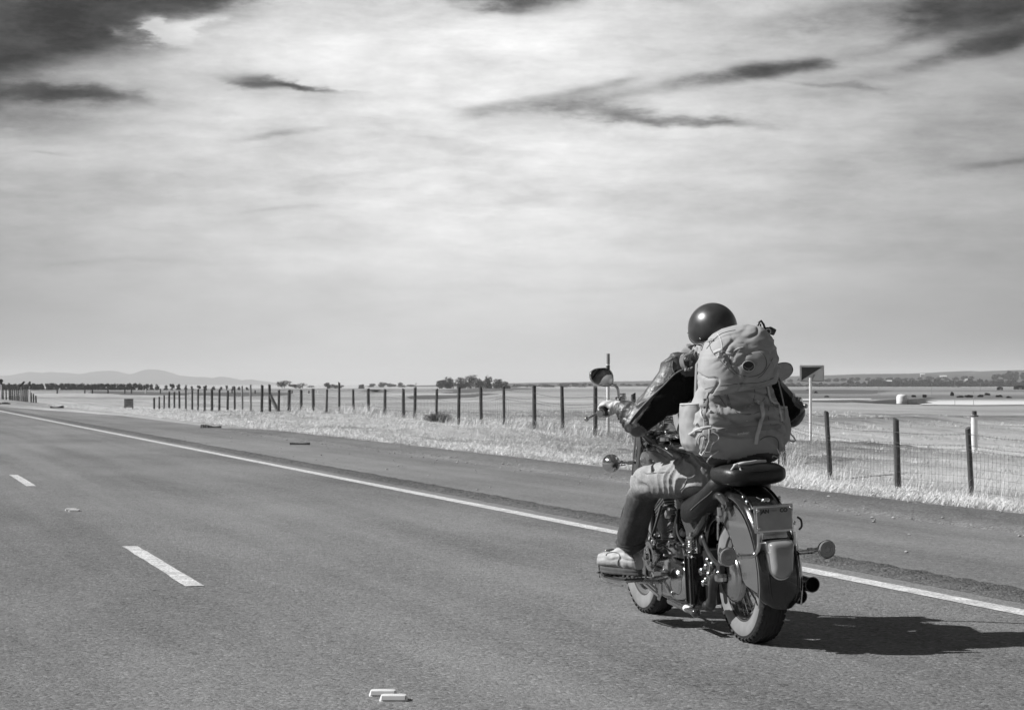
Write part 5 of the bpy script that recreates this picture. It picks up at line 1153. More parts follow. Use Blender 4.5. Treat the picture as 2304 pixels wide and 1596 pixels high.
# --- helmet
hc = Vector((.010, .452, 1.537)); m = MB(); ra, rb, rc = .1195, .142, .127; rings = []
def hp(th, ph, sc_=1.0): return Vector((ra * sc_ * math.sin(th) * math.cos(ph), rb * sc_ * math.sin(th) * math.sin(ph), rc * sc_ * math.cos(th)))
def rim(ph):      # polar angle of the rim: brow high in front, low at ears and nape
    s_ = math.sin(ph); return R(118) - R(44) * max(0, s_) ** 1.6 + R(6) * max(0, -s_) + R(7) * abs(math.cos(ph)) ** 2
Hrot = Euler((R(-6), R(-3), R(8))).to_matrix(); n = 64
for i in range(26):
    rings.append([hc + Hrot @ hp(rim(2 * math.pi * j / n) * (i + .02) / 25, 2 * math.pi * j / n) for j in range(n)])
for k, sc_ in enumerate((.985, .94, .93)): rings.append([hc + Hrot @ (hp(rim(2 * math.pi * j / n) * (1.012 - .03 * k), 2 * math.pi * j / n, sc_)) for j in range(n)])
m.loft(rings); hel = m.build('helmet', M['helmet'], rider, 50)
m = MB(); m.tube([hc + Hrot @ hp(rim(a), a, 1.004) for a in np.linspace(0, 2 * math.pi, 61)[:-1]], .0048, 8, closed=True); m.build('rim_trim', M['rubberblack'], hel)
m = MB(); m.tube([hc + Hrot @ hp(rim(a) - .07, a, 1.003) for a in np.linspace(2.2, 4.3, 30)], .0018, 6); m.build('trim_line', M['steel'], hel)
m = MB()
for a, t_ in ((math.pi + .35, .22), (math.pi - .6, .22), (-.35, .22)): q = hc + Hrot @ hp(rim(a) - t_, a, 1.004); m.ell(q, .0048, n=10, m=6)
m.build('rivet', M['chrome'], hel)
m = MB(); m.tube(smooth_path([hc + Hrot @ hp(rim(math.pi), math.pi - .25, 1.0), Vector((-.100, .50, 1.44)), Vector((-.055, .545, 1.405)), Vector((0, .56, 1.40)), Vector((.055, .545, 1.405)), Vector((.100, .50, 1.44))]), .008, 8, flat=.35); m.build('chin_strap', M['panel'], hel)
# --- scarf
m = MB(); capsule(m, [(-.062, .44, 1.405), (-.055, .50, 1.41), (0, .53, 1.40), (.055, .50, 1.41), (.062, .44, 1.405), (.03, .385, 1.41), (-.03, .385, 1.41), (-.062, .44, 1.405)], [.034, .036, .036, .036, .034]); capsule(m, [(-.05, .41, 1.43), (-.066, .45, 1.435), (-.05, .49, 1.43)], [.022, .026, .022])
organic('neck_scarf', m, .006, M['scarf'], rider, lambda P, Nn: .010 * np.sin(np.arctan2(P[:, 1] - .45, P[:, 0]) * 9 + P[:, 2] * 70 + 3 * nz(P, (15, 15, 15))) * .6 + .006 * nz(P, (45, 45, 45)), 2)
# --- jacket
m = MB()
capsule(m, [(0, .375, .93), (0, .385, 1.05), (0, .43, 1.20), (0, .435, 1.31)], [.150, .150, .172, .130], n=28, flat=.80); capsule(m, [(0, .44, 1.32), (0, .445, 1.385)], [.095, .074]); m.ell((0, .435, 1.29), (.19, .10, .09))
for s_ in (-1, 1):
    capsule(m, [(s_ * .10, .43, 1.335), mx(SH, s_)], [.080, .079]); capsule(m, [mx(SH, s_), (s_ * .292, .43, 1.200), mx(EL, s_)], [.082, .084, .078]); capsule(m, [(s_ * .17, .42, 1.27), (s_ * .25, .43, 1.18)], [.08, .075]); capsule(m, [mx(EL, s_), (s_ * .425, .545, 1.128), tuple(Vector(mx(WR, s_)) * .76 + Vector(mx(EL, s_)) * .24)], [.078, .062, .044])
def jd(P, Nn):
    d = .004 * nz(P, (14, 14, 14)) + .0022 * nz(P, (40, 40, 40))
    for s_ in (-1, 1):
        t, a, r_, L = along(P, mx(EL, s_), mx(WR, s_)); w_ = ((t > -.15) & (t < 1.15) & (r_ < .09) & (P[:, 0] * s_ > .3)) * np.clip((t + .15) * 4, 0, 1)
        d = d + w_ * .0075 * (1 - 2 * np.abs(np.sin(t * 13 + 1.3 * np.sin(a + .7) + 2.6 * nz(P, (12, 12, 12), 4))) ** .7) * (1 - .35 * t)
        t, a, r_, L = along(P, mx(SH, s_), mx(EL, s_)); w_ = ((t > -.1) & (t < 1.1) & (r_ < .13) & (P[:, 0] * s_ > .2)); k = np.abs(t - .5) * 1.4 + .35
        d = d + w_ * .0075 * (1 - 2 * np.abs(np.sin(t * 7 + 1.6 * np.sin(a * 1 + 2) + 2.6 * nz(P, (8, 8, 8), 9))) ** .7) * k
    rib = (np.abs(P[:, 0]) > .10) & (np.abs(P[:, 0]) < .21) & (P[:, 2] > 1.14) & (P[:, 2] < 1.33) & (P[:, 1] < .44)
    return d + rib * .0028 * np.sin((P[:, 0] * 1.0 + P[:, 2] * .15) * 620)
jk = organic('jacket', m, .0062, [M['jacket'], M['panel']], rider, jd, 3)
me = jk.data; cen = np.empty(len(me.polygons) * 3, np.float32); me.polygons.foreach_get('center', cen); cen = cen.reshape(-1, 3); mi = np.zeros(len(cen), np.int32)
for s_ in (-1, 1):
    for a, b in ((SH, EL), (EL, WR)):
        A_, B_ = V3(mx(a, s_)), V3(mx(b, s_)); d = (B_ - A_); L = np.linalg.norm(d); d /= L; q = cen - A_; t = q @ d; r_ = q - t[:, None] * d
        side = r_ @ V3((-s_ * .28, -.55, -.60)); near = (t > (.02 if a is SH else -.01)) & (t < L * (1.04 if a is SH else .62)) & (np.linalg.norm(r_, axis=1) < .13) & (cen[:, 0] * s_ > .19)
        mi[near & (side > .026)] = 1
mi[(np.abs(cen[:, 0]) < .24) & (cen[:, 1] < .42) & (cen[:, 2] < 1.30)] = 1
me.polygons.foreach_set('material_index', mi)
bvh_j = None
from mathutils.bvhtree import BVHTree
def bvh_of(o): return BVHTree.FromPolygons([v.co for v in o.data.vertices], [tuple(p.vertices) for p in o.data.polygons])
CAMW = Vector((0, 0, EYE)); BM = Matrix.Translation(Vector(BLOC)) @ Euler(BROT).to_matrix().to_4x4(); BMI = BM.inverted(); CL = BMI @ CAMW; SHIFT = Vector((-.022, 0, 0)); CL0 = CL.copy(); CL = CL + SHIFT
def hit(bvh, u, v, off=.002, any_=True):
    """point of a surface seen along the sight line through (u, v), lifted by off; the shape stays on that surface in 3D"""
    d = (BMI.to_3x3() @ Vector(((u - 1152) / FP, 1, (865 - v) / FP))).normalized(); h = bvh.ray_cast(CL, d)
    if h[0] is None:
        if not any_: return None
        p = CL + d * 11.3; h = bvh.find_nearest(p)
    return h[0] + (h[1] if h[1].dot(d) < 0 else -h[1]) * off, (h[1] if h[1].dot(d) < 0 else -h[1])
def drape(name, bvh, pts, width, thick, mt, parent, off=.003, per=5, cord=False):
    P = []
    q = smooth_path([(a, b, 0) for a, b in pts], per)
    for c in q: P.append(hit(bvh, c[0], c[1], off))
    dst = [(p - CL).length for p, _ in P]; md = sorted(dst)[len(dst) // 2]; P = [p for p, k in zip(P, dst) if abs(k - md) < .09]
    if len(P) < 3: return None
    for _ in range(2): P = [P[0]] + [((P[i-1][0] + P[i][0] * 2 + P[i+1][0]) / 4, (P[i-1][1] + P[i][1] + P[i+1][1]).normalized()) for i in range(1, len(P) - 1)] + [P[-1]]
    m = MB()
    if cord: m.tube([p for p, _ in P], width / 2, 8)
    else:
        rings = []
        for i, (p, n_) in enumerate(P):
            d = (P[min(i + 1, len(P) - 1)][0] - P[max(i - 1, 0)][0]).normalized(); x = d.cross(n_).normalized()
            rings.append([p - x * width / 2, p - x * width / 2 + n_ * thick * .7, p - x * width * .3 + n_ * thick, p + x * width * .3 + n_ * thick, p + x * width / 2 + n_ * thick * .7, p + x * width / 2])
        m.loft(rings)
    return m.build(name, mt, parent, 50)
bj = bvh_of(jk)
def c6(x, y): return ((2330 + x * .3446) * .5623, (1400 + y * .3446) * .5623)
drape('sleeve_piping', bj, [c6(*p) for p in [(1190, 215), (1080, 270), (980, 375), (860, 490), (740, 610), (620, 745), (545, 850)]], .0075, .004, M['seam'], jk, cord=True)
drape('shoulder_seam', bj, [c6(*p) for p in [(1050, 125), (1045, 200), (1070, 270)]], .006, .004, M['seam'], jk, cord=True)
# --- jeans
m = MB(); m.ell((0, .375, .885), (.165, .135, .10)); capsule(m, [(0, .37, .86), (0, .38, .97)], [.14, .135], flat=.85)
for s_ in (-1, 1):
    capsule(m, [mx(HIP, s_), (s_ * .195, .55, .782), mx(KN, s_)], [.115, .100, .082]); capsule(m, [mx(KN, s_), (s_ * .300, .80, .66), (s_ * .315, .88, .54), (s_ * .322, .925, .470)], [.080, .074, .076, .084])
    m.lathe([(.079, -.02), (.088, -.045), (.082, -.050), (.060, -.04)], (s_ * .322, .925, .470), (0, -.30, .95), 24, closed=True)
def jnd(P, Nn):
    d = .0045 * nz(P, (13, 13, 13)) + .0016 * nz(P, (45, 45, 45))
    for s_ in (-1, 1):
        t, a, r_, L = along(P, mx(HIP, s_), mx(KN, s_)); w_ = ((t > -.2) & (t < .95) & (P[:, 0] * s_ > .02) & (P[:, 2] > .7))
        fold = np.sin(t * 19 + 2.2 * np.sin(a + 1.0) + 7.5 * nz(P, (7, 7, 7), 3)); d = d + w_ * .008 * (1 - 2 * np.abs(fold) ** .6) * np.clip(1.15 - t * 1.2, .12, 1) * (.55 + nz(P, (6, 6, 6), 20))
        t, a, r_, L = along(P, mx(KN, s_), (s_ * .322, .935, .43)); w_ = ((t > -.1) & (P[:, 0] * s_ > .2) & (r_ < .13) & (P[:, 2] < .80))
        k = np.clip(1.1 - t * 2.4, 0, 1) + np.clip((t - .6) * 2.2, 0, 1.1); d = d + w_ * .0105 * k * np.sin(t * 15 + 2.2 * np.sin(a * 1 + .4) + 4.5 * nz(P, (7, 7, 7), 13))
    return d
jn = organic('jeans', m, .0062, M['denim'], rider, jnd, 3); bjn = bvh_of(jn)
def c4x(x, y): return ((2350 + x * .39463) * .5623, (1850 + y * .39463) * .5623)
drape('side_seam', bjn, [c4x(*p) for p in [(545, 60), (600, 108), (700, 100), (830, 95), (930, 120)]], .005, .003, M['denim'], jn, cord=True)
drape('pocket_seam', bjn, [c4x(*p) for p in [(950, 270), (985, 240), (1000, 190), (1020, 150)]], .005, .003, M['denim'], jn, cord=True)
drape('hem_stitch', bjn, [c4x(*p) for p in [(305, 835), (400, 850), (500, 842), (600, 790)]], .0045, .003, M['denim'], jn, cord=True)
m = MB(); m.tube(smooth_path([(-.155, .33, .955), (-.168, .37, .95), (-.16, .43, .945)]), .018, 12, flat=.5); m.build('belt', M['leather'], rider)
# --- boots
for s_ in (-1, 1):
    hx = Vector((s_ * .296, .880, .272)); fd = Vector((s_ * .40, .916, .045)).normalized(); sd_ = Vector((fd.y, -fd.x, 0)).normalized()
    m = MB(); secs = [(.0, .028, .065, .055), (.02, .038, .095, .075), (.06, .043, .12, .095), (.10, .045, .125, .10), (.14, .047, .115, .090), (.18, .050, .098, .066), (.22, .054, .083, .052), (.26, .053, .074, .045), (.29, .044, .062, .038), (.308, .026, .042, .026)]
    rings = []
    for dd, hw, ht, _ in secs:
        q = []
        for k in range(24):
            a = 2 * math.pi * k / 24; c, sn = math.cos(a), math.sin(a); q.append(hx + fd * dd + sd_ * (hw * np.sign(c) * abs(c) ** .8 * (1 - .18 * max(sn, 0))) + Vector((0, 0, .028 + ht * .5 + ht * .5 * np.sign(sn) * abs(sn) ** .8)))
        rings.append(q)
    m.loft(rings); capsule(m, [tuple(hx + fd * .075 + Vector((0, 0, .07))), mx(AN, s_), (s_ * .337, .935, .47)], [.050, .050, .052]); m.ell(hx + fd * .262 + Vector((0, 0, .068)), (.050, .048, .040))
    bt = organic('boot', m, .0052, M['boot'], rider, lambda P, Nn: .0022 * nz(P, (30, 30, 30)) + .0022 * np.sin(P[:, 2] * 190 + 3 * nz(P, (20, 20, 20))) * (P[:, 2] > .35), 2); bbt = bvh_of(bt)
    m = MB(); out = []
    for k in range(40):
        a = 2 * math.pi * k / 40; dd = .155 - math.cos(a) * .158; hw = float(np.interp(dd, [q[0] for q in secs], [q[1] for q in secs])) + .006; out.append((dd, math.sin(a) * hw if abs(math.sin(a)) > .3 else math.sin(a) / .3 * hw * .9 * abs(math.sin(a)) ** .0))
    rings = []
    for z_, sc_ in ((.0, .94), (.004, 1.0), (.013, 1.0), (.016, .985), (.019, 1.0), (.030, 1.0), (.034, .97)): rings.append([hx + fd * (.155 + (dd - .155) * (sc_ + .0)) + sd_ * (l_ * sc_) + Vector((0, 0, z_)) for dd, l_ in out])
    m.loft(rings)
    for k in range(9): m.box(hx + fd * (.02 + k * .034) + Vector((0, 0, -.003)), (.085, .016, .010), Matrix.Rotation(-math.atan2(fd.x, fd.y), 3, 'Z'), b=.002)
    m.build('sole', M['sole'], bt, 40)
    if s_ < 0:
        drape('toe_seam', bbt, [c4x(*p) for p in [(318, 1075), (312, 1000), (335, 950), (300, 905), (215, 915), (190, 940)]], .004, .003, M['seam'], bt, cord=True)
        drape('welt_stitch', bbt, [c4x(*p) for p in [(120, 1020), (200, 1060), (320, 1085), (450, 1095), (540, 1100)]], .005, .003, M['sole'], bt, cord=True)
        for k in range(4):
            m = MB(); c = hx + fd * (.13 + k * .022) + Vector((0, 0, .150 - k * .013)); m.tube([c - sd_ * .020, c + Vector((0, 0, .004)), c + sd_ * .020], .0018, 6); m.build('boot_lace', M['seam'], bt)

CL = CL0; brs = bvh_of(rs)
drape('piping', brs, [c5_ for c5_ in [(1534, 1166), (1550, 1150), (1572, 1130), (1592, 1113), (1606, 1100)]], .005, .003, M['steel'], rs, cord=True)
CL = CL0
# ------------------------------------------------------------------ backpack
M.update(pk=mat('pack fabric', .34, .75, var=.10, vs=9, bump=.35, bs=420, dist=.0015, spec=.25), pkd=mat('pack base fabric', .07, .8, var=.2, vs=12, bump=.35, bs=420, dist=.0015),
    pkl=mat('pack lighter webbing', .52, .7, var=.12, vs=40, bump=.5, bs=500, dist=.001), pkm=mat('pack mid fabric', .23, .75, var=.15, vs=12, bump=.35, bs=420, dist=.0015),
    thread=mat('seam thread', .14, .8), badge=mat('badge rim', .5, .6), plastic=mat('dark clip plastic', .03, .35, coat=.3), buck=mat('grey buckle plastic', .22, .45))
pack = empty('backpack', BLOC, BROT); tag(pack, 'big light grey hiking backpack with dark oval badge strapped on the rider', 'backpack')
def prow(z, rows):
    zs = [r_[0] for r_ in rows]; return [float(np.interp(z, zs, [r_[k] for r_ in rows])) for k in range(1, len(rows[0]))]
def sackloft(rows, nz_, nth, pw, disp, tilt=0.0):
    """closed bag: rows of (z, centre x, centre y, half width, half depth)"""
    z0, z1 = rows[0][0], rows[-1][0]; V = []; rings = []
    for i in range(nz_):
        f = i / (nz_ - 1); z = z0 + (z1 - z0) * (.5 - .5 * math.cos(math.pi * f)); cx, cy, a, b = prow(z, rows); q = []
        for j in range(nth):
            an = 2 * math.pi * j / nth; c, s_ = math.cos(an), math.sin(an); x = a * np.sign(c) * abs(c) ** (2 / pw); y = b * np.sign(s_) * abs(s_) ** (2 / pw)
            p = Vector((cx + x, cy + y, z)); n_ = Vector((c / max(a, .02), s_ / max(b, .02), 0)).normalized()
            dd = disp(p, an, f); p = p + n_ * dd; p.z += tilt * (p.x - cx); q.append(p)
        rings.append(q)
    return rings
rows = [(.862, .02, .12, .05, .04), (.866, .02, .11, .16, .09), (.885, .015, .10, .192, .120), (.93, .008, .10, .222, .145), (1.00, .0, .10, .236, .158), (1.06, -.004, .10, .236, .158), (1.12, -.006, .10, .226, .150), (1.18, .0, .105, .206, .132), (1.25, .006, .11, .184, .122), (1.33, .01, .105, .176, .13), (1.40, .01, .11, .14, .11), (1.42, .01, .11, .05, .04)]
def bd(p, an, f):
    n1 = mn.noise(Vector((p.x * 9, p.y * 9, p.z * 14))); n2 = mn.noise(Vector((p.x * 22 + 4, p.y * 22, p.z * 30)))
    d = .010 * n1 + .003 * n2
    z = p.z; back = max(0, -math.sin(an))
    d -= .014 * math.exp(-((z - 1.075 - .10 * p.x) / .010) ** 2) * back           # compression strap bites in
    d -= .012 * math.exp(-((z - 1.155) / .013) ** 2) * back
    d += .012 * math.exp(-((z - 1.115) / .022) ** 2) * back + .010 * math.exp(-((z - .985) / .05) ** 2) * back
    g = abs(mn.noise(Vector((p.x * 28, 2, z * 7)))); d -= .012 * (1 - min(1, g * 6)) * back * math.exp(-((z - 1.14) / .05) ** 2) * (p.x < .2)
    g = abs(mn.noise(Vector((p.x * 5 + 3, p.y * 5, z * 14 + p.x * 6 + 8)))); d -= .014 * (1 - min(1, g * 7))
    return d
m = MB(); m.loft(sackloft(rows, 130, 150, 2.9, bd)); pb = m.build('pack_body', M['pk'], pack, 0); pb.data.shade_smooth(); bpb = bvh_of(pb)
me = pb.data; me.materials.append(M['pkd']); cz_ = [p.center.z for p in me.polygons]; me.polygons.foreach_set('material_index', [1 if z < .905 + .012 * math.sin(p.center.x * 20) else 0 for z, p in zip(cz_, me.polygons)])
# lid, overhanging at the back
rl = [(1.225, .02, .10, .150, .145), (1.229, .02, .10, .182, .170), (1.25, .02, .098, .190, .176), (1.30, .02, .097, .194, .178), (1.36, .022, .098, .192, .174), (1.41, .024, .10, .184, .166), (1.455, .026, .105, .168, .150), (1.495, .028, .11, .140, .125), (1.52, .03, .115, .108, .095), (1.537, .03, .12, .065, .055), (1.543, .03, .12, .015, .012)]
def ld(p, an, f):
    n1 = mn.noise(Vector((p.x * 8 + 9, p.y * 8, p.z * 8))); n2 = mn.noise(Vector((p.x * 20 + 4, p.y * 20, p.z * 20)))
    d = .007 * n1 + .0015 * n2; back = max(0, -math.sin(an))
    r2 = math.hypot((p.x - .055) / .105, (p.z - 1.325) / .085)
    d += .014 * max(0, 1 - r2 ** 4) * back - .006 * math.exp(-((r2 - 1.03) / .05) ** 2) * back
    w_ = math.exp(-((p.x + .055) / .075) ** 2 - ((p.z - 1.42) / .06) ** 2); g = abs(mn.noise(Vector((p.x * 9 + p.z * 22, p.z * 9 - p.x * 24, 3)))); d += .014 * w_ * (min(1, g * 4) - .6)
    w_ = math.exp(-((p.x - .20) / .05) ** 2 - ((p.z - 1.38) / .07) ** 2); d += .009 * w_ * mn.noise(Vector((p.x * 40, p.y * 10, p.z * 45)))
    g = abs(mn.noise(Vector((p.x * 5 + 7 + p.z * 3, p.y * 5, p.z * 13 - p.x * 5)))); d -= .010 * (1 - min(1, g * 8))
    return d
m = MB(); m.loft(sackloft(rl, 90, 150, 2.7, ld, .13)); lid = m.build('pack_lid', M['pk'], pack, 0); lid.data.shade_smooth(); bl = bvh_of(lid)
def c7(x, y): return (1518.1 + x * .2254, 719.7 + y * .2254)
def D(name, bvh, pts, w_, th, mt, par, off=.002, cord=False, per=5): return drape(name, bvh, [c7(*p) for p in pts], w_, th, mt, par, off, per, cord)
# badge: dark oval with pale spread-wing arcs inside a light rim
c, n_ = hit(bl, *c7(733, 460), .004); x = Vector((0, 0, 1)).cross(n_).normalized(); x = x if x.x > 0 else -x; y = n_.cross(x); y = y if y.z > 0 else -y
m = MB(); m.loft([[c + x * (.0300 * math.cos(a) * q) + y * (.0250 * math.sin(a) * q) + n_ * dz for a in np.linspace(0, 2 * math.pi, 41)[:-1]] for q, dz in ((1, -.006), (1, .002), (.96, .003))]); bg_ = m.build('badge', M['ink'], lid, 30)
m = MB(); m.tube([c + x * .0300 * math.cos(a) + y * .0250 * math.sin(a) + n_ * .002 for a in np.linspace(0, 2 * math.pi, 49)[:-1]], .0026, 8, closed=True); m.build('badge_rim', M['badge'], bg_)
m = MB()
for k in range(15):
    f = (k - 7) / 7; a0 = c + x * (.023 * f) + y * (-.0125 + .013 * f * f) + n_ * .0042; L_ = .0075 * (1 - .55 * abs(f)); m.tube([a0, a0 + y * -L_ + x * f * .003], .00065, 4)
m.tube([c + x * (.025 * f) + y * (-.0105 + .014 * f * f) + n_ * .0042 for f in np.linspace(-1, 1, 17)], .0009, 5); m.ell(c + y * -.019 + n_ * .0042, (.003, .001, .003), n=8, m=6)
m.build('wing_mark', mat('badge print', .32, .7), bg_)
# lid seams, cords and zip
D('pocket_seam', bl, [(545, 350), (552, 430), (600, 515), (690, 558), (790, 562), (870, 525), (915, 450), (900, 365), (840, 300)], .0042, .003, M['thread'], lid, .0006, True)
D('pocket_seam', bl, [(450, 400), (520, 470), (600, 545)], .0035, .003, M['thread'], lid, .0006, True)
D('pocket_seam', bl, [(975, 380), (940, 450), (880, 540), (830, 575)], .0035, .003, M['thread'], lid, .0006, True)
D('lid_piping', bl, [(568, 348), (585, 315), (630, 285), (682, 270)], .0055, .004, M['pkl'], lid, .001, True)
D('lid_cord', bl, [(385, 120), (350, 165), (348, 240), (365, 300), (402, 352)], .0040, .003, M['thread'], lid, .001, True)
D('lid_cord', bl, [(400, 125), (440, 150), (465, 215), (472, 300), (470, 345)], .0050, .004, M['pkl'], lid, .001, True)
D('lid_webbing', bl, [(388, 325), (430, 305), (475, 290)], .013, .003, M['pkl'], lid)
D('lid_webbing', bl, [(478, 305), (520, 325), (562, 338)], .008, .003, M['pkl'], lid)
D('lid_webbing', bl, [(270, 300), (290, 240), (345, 170)], .010, .002, M['pkm'], lid)
D('zip_line', bl, [(250, 250), (300, 170), (380, 95), (480, 62), (600, 50)], .0045, .003, M['thread'], lid, .001, True)
D('logo_tag', bl, [(503, 440), (514, 418)], .009, .002, M['pkl'], lid)
c, n_ = hit(bl, *c7(466, 352), .008); m = MB()
for k in range(4): m.tube([c + Vector((.004 * k - .008, 0, .014)), c + Vector((.0045 * k - .010, -.003, -.016))], .0032, 6)
m.ell(c + Vector((-.012, 0, -.010)), (.008, .006, .008)); m.build('zip_pull', M['pkl'], lid)
D('lid_hem', bl, [(300, 690), (330, 680), (430, 655), (560, 640), (700, 632), (860, 620), (985, 578)], .0055, .003, M['thread'], lid, -.001, True, 8)
# body seams
for pts in ([(500, 680), (530, 760), (555, 845)], [(788, 655), (800, 745), (770, 830)], [(905, 640), (918, 735), (880, 800), (830, 830)], [(430, 740), (470, 800), (520, 870)], [(420, 1080), (300, 1200), (330, 1290)], [(940, 860), (930, 960), (960, 1050)], [(1010, 700), (1040, 820), (1050, 960), (1090, 1040)], [(560, 870), (640, 930), (760, 940), (850, 910)]): D('panel_seam', bpb, pts, .0036, .003, M['thread'], pb, .0004, True)
D('compression_strap', bpb, [(300, 1120), (430, 1105), (560, 1095), (700, 1085), (850, 1075), (1000, 1062), (1105, 1040)], .026, .004, M['pkm'], pb, .004, per=10)
D('hanging_strap', bpb, [(800, 822), (850, 830), (875, 880), (862, 980), (830, 1100), (800, 1228)], .019, .003, M['pkl'], pb, .010, per=8)
D('side_webbing', bpb, [(335, 715), (318, 790), (306, 880), (300, 1010)], .016, .003, M['pkm'], pb, .004, per=8)
D('side_webbing', bpb, [(985, 615), (1010, 720), (1035, 850), (1062, 1000)], .012, .003, M['pkl'], pb, .004, per=8)
D('panel_edge', bpb, [(470, 690), (510, 760), (540, 850)], .010, .004, M['pkm'], pb, .002, per=8)
D('pocket_zip', bpb, [(850, 1195), (900, 1165), (980, 1160), (1030, 1200), (1038, 1280), (1030, 1360)], .0050, .003, M['thread'], pb, .001, True)
D('pocket_zip', bpb, [(1028, 1350), (1036, 1380), (1028, 1412)], .0060, .003, M['pkl'], pb, .004, True)
D('light_strap', bpb, [(138, 1148), (240, 1095), (380, 1045)], .010, .004, M['pkl'], pb, .012)
D('bottom_piping', bpb, [(318, 1470), (322, 1410), (370, 1350), (440, 1305)], .007, .004, M['pkl'], pb, .002, True)
D('bottom_strap', bpb, [(545, 1375), (530, 1430), (515, 1475)], .015, .003, M['pkm'], pb, .004)
D('cord_loop', bpb, [(285, 1130), (250, 1150), (222, 1230), (230, 1290), (262, 1310), (285, 1240), (300, 1150)], .0055, .004, M['pkl'], pb, .008, True)
D('cord_loop', bpb, [(345, 1100), (350, 1180), (325, 1260), (290, 1335), (262, 1325)], .0060, .004, M['pkl'], pb, .010, True)
D('cord_loop', bpb, [(372, 1120), (430, 1150), (440, 1180), (380, 1230), (355, 1300)], .0055, .004, M['pkl'], pb, .006, True)
D('daisy_webbing', bpb, [(270, 860), (262, 930), (285, 985), (312, 1002)], .0075, .003, M['pkl'], pb, .006)
D('daisy_webbing', bpb, [(290, 985), (300, 1070)], .005, .003, M['pkl'], pb, .006)
m = MB(); c, n_ = hit(bpb, *c7(300, 800), .006); c2_, _ = hit(bpb, *c7(305, 862), .006)
for q in (c, c2_): m.box(q, (.017, .010, .010), b=.003)
m.box((c + c2_) / 2, (.014, .006, .020), b=.002); m.build('strap_buckle', M['buck'], pb)
c, n_ = hit(bpb, *c7(515, 1105), .008); m = MB(); m.box(c, (.013, .006, .016), b=.003); m.tube([c + Vector((-.006, 0, .008)), c + Vector((0, -.003, -.012)), c + Vector((.006, 0, .008))], .002, 6); m.build('strap_buckle', M['buck'], pb)
for q in ((360, 920), (750, 860), (700, 870), (225, 1040)): c, n_ = hit(bpb, *c7(*q), .004); m = MB(); m.ell(c, (.009, .006, .009)); m.build('toggle', M['pkl'] if q[0] < 400 else M['buck'], pb)
c, n_ = hit(bpb, *c7(680, 1128), .0035)
rz_ = math.atan2(n_.x, -n_.y); text('lettering', 'aether', c, .019, mat('silver print', .75, .5), pb, rot=(R(90), R(-2), rz_), ext=.0008, ax=1.25)
c, n_ = hit(bpb, *c7(718, 1000), .003); m = MB(); m.box(c, (.008, .001, .003)); m.build('small_print', M['pale'], pb)
# side pockets (stretch cloth bulging from the flanks)
def pocket(name, sgn, cx, cy, z0, z1, a, b):
    rws = [(z0, cx + .02 * -sgn, cy, .012, .02), (z0 + .012, cx + .012 * -sgn, cy, a * .8, b * .85), (z0 + .05, cx, cy, a, b), ((z0 + z1) / 2, cx, cy, a * 1.12, b * 1.02), (z1 - .03, cx, cy, a, b), (z1 - .004, cx, cy, a * .9, b * .96), (z1, cx, cy, a * .8, b * .9)]
    m = MB(); m.loft(sackloft(rws, 40, 60, 2.3, lambda p, an, f: .006 * mn.noise(Vector((p.x * 18, p.y * 18, p.z * 12))) + .004 * mn.noise(Vector((p.x * 5, p.y * 40, p.z * 30))))); o = m.build(name, M['pk'], pack, 0); o.data.shade_smooth()
    m = MB(); m.tube([(cx + a * .93 * math.cos(t), cy + b * .97 * math.sin(t), z1 - .001) for t in np.linspace(0, 2 * math.pi, 33)[:-1]], .004, 8, closed=True); m.build('pocket_hem', M['pkl'], o); return o
pkl_ = pocket('side_pocket', -1, -.200, .155, .925, 1.170, .060, .100); pocket('side_pocket', 1, .205, .115, .925, 1.13, .062, .10)
# padded hip wing and back panel towards the rider
m = MB(); m.loft([[(x_, y_, z_) for x_, y_ in ((-w_, .235), (-w_, .262), (-w_ * .5, .275), (w_ * .5, .275), (w_, .262), (w_, .235))] for z_, w_ in ((.90, .14), (1.0, .15), (1.2, .155), (1.36, .14), (1.40, .11))]); m.build('back_panel', M['pkm'], pack, 60)
for s_ in (-1, 1):
    m = MB(); m.tube(smooth_path([(s_ * .13, .20, .93), (s_ * .19, .30, .945), (s_ * .195, .40, .95), (s_ * .15, .49, .95), (s_ * .04, .52, .95)]), .030, 12, flat=.35, up=(0, 0, 1)); m.build('hip_belt', M['pkm'], pack)
    m = MB(); m.tube(smooth_path([(s_ * .085, .27, 1.30), (s_ * .110, .31, 1.400), (s_ * .120, .38, 1.428), (s_ * .125, .46, 1.42), (s_ * .128, .535, 1.35), (s_ * .14, .55, 1.22), (s_ * .165, .52, 1.10), (s_ * .17, .40, 1.0), (s_ * .15, .27, .96)]), .020, 12, flat=.30, up=(1, 0, 0)); st = m.build('shoulder_strap', M['pkm'], pack)
    m = MB(); m.tube(smooth_path([(s_ * .125, .36, 1.455), (s_ * .11, .27, 1.46), (s_ * .10, .22, 1.45)]), .008, 8, flat=.3); m.box((s_ * .127, .365, 1.452), (.026, .030, .012), (.4, 0, 0), b=.003); m.build('load_lifter', M['buck'], st)
    m = MB(); rnd = random.Random(5 + s_)
    for k in range(13): m.ell((s_ * (.150 + rnd.uniform(-.014, .030)), .315 + rnd.uniform(-.02, .05), 1.395 + rnd.uniform(-.060, .030)), (rnd.uniform(.004, .010), rnd.uniform(.006, .012), rnd.uniform(.006, .020)), (rnd.random(), rnd.random(), 0), 10, 8)
    for k in range(4): y0 = .30 + .015 * k; m.tube(smooth_path([(s_ * .13, y0, 1.42), (s_ * .178, y0 + .01, 1.40), (s_ * .185, y0, 1.36), (s_ * .165, y0 - .01, 1.33)]), .0042, 6)
    m.build('bunched_webbing', M['pkm'] if s_ < 0 else M['buck'], st)
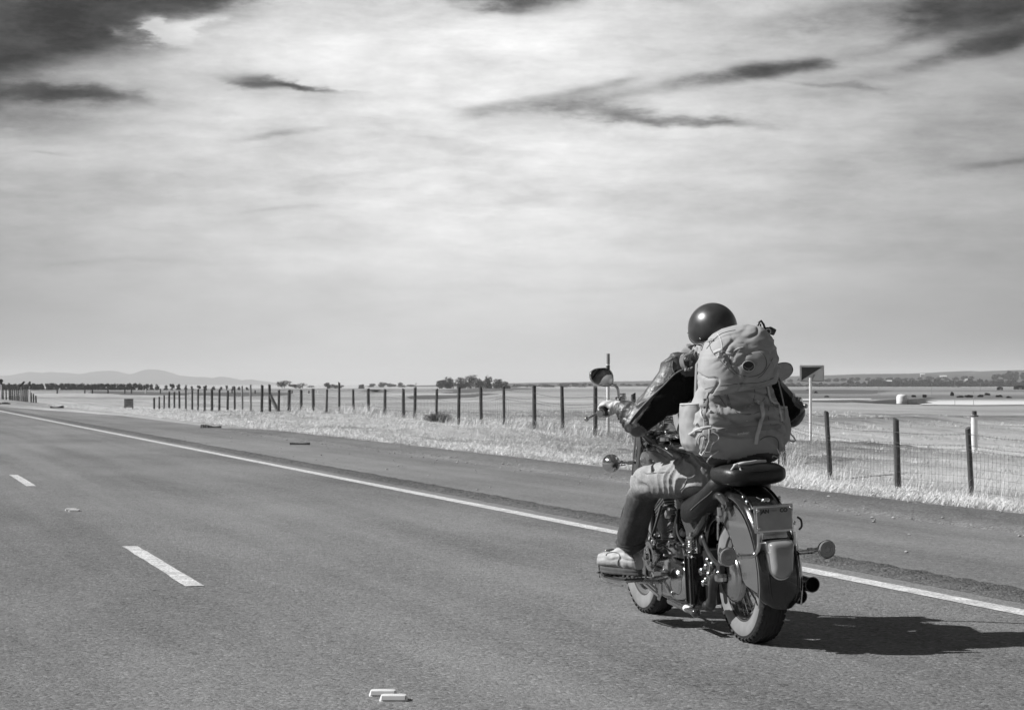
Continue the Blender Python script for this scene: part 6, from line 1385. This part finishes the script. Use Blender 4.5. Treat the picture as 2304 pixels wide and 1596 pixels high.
# right flank: loose straps and a loop
m = MB(); m.tube(smooth_path([(.225, .10, 1.035), (.262, .06, 1.00), (.285, .05, .965), (.262, .05, .962), (.235, .08, .99)]), .004, 8); m.build('side_loop', M['pkl'], pack)
m = MB(); m.tube(smooth_path([(.19, .00, 1.26), (.215, .02, 1.18), (.225, .02, 1.10), (.222, .03, 1.02)]), .0085, 8, flat=.25); m.build('side_strap', M['pkl'], pack)
m = MB(); m.tube(smooth_path([(.16, -.02, .93), (.165, -.03, .90), (.16, -.03, .875)]), .004, 8); m.ell((.16, -.032, .87), (.006, .004, .012)); m.build('zip_pull', M['chrome'], pack)
# clip and small action light on the top right of the lid
m = MB(); K = Vector((.150, .10, 1.492)); m.tube([K + Vector(p) for p in ((-.012, 0, .0), (-.018, 0, .030), (-.006, 0, .058), (.006, 0, .066), (.018, 0, .048), (.026, 0, .020), (.020, 0, .0))], .0058, 10); m.tube([K + Vector((.002, 0, .008)), K + Vector((.002, 0, .052))], .004, 8)
cl = m.build('clip', M['plastic'], pack); m = MB(); m.cyl(K + Vector((.032, -.016, .012)), K + Vector((.036, .018, .012)), .022, n=24, bev=.004); m.box(K + Vector((.058, 0, .014)), (.040, .024, .034), (0, .5, 0), b=.008); m.box(K + Vector((.028, 0, -.006)), (.03, .02, .03), b=.005); m.build('lamp_body', M['plastic'], cl, 35)
m = MB(); m.lathe([(.0105, 0), (.0155, .0), (.0155, .003), (.0105, .003)], K + Vector((.032, -.0185, .012)), (0, -1, 0), 24, closed=True); m.build('lamp_rim', M['steel'], cl)
m = MB(); m.prism([(.04, -.030), (.068, -.028), (.066, -.052), (.058, -.078), (.050, -.060)], lambda a, b, c_: tuple(K + Vector((a, c_, b))), -.006, .006, b=.002); m.build('tag', M['plastic'], cl, 30)
# ------------------------------------------------------------------ air
hb = MB(); hb.box((0, 9000, 60), (26000, 22000, 126)); hz_o = hb.build('haze', [], smooth=0); tag(hz_o, kind='stuff')
hm = bpy.data.materials.new('air'); hm.use_nodes = True; nt = hm.node_tree; nt.nodes.clear(); N = NT(nt)
pv = N.n('ShaderNodeVolumePrincipled'); pv.inputs['Density'].default_value = HAZE; pv.inputs['Color'].default_value = (.9, .9, .9, 1); pv.inputs['Anisotropy'].default_value = 0.0
ou = N.n('ShaderNodeOutputMaterial'); nt.links.new(pv.outputs[0], ou.inputs['Volume']); hz_o.data.materials.append(hm)
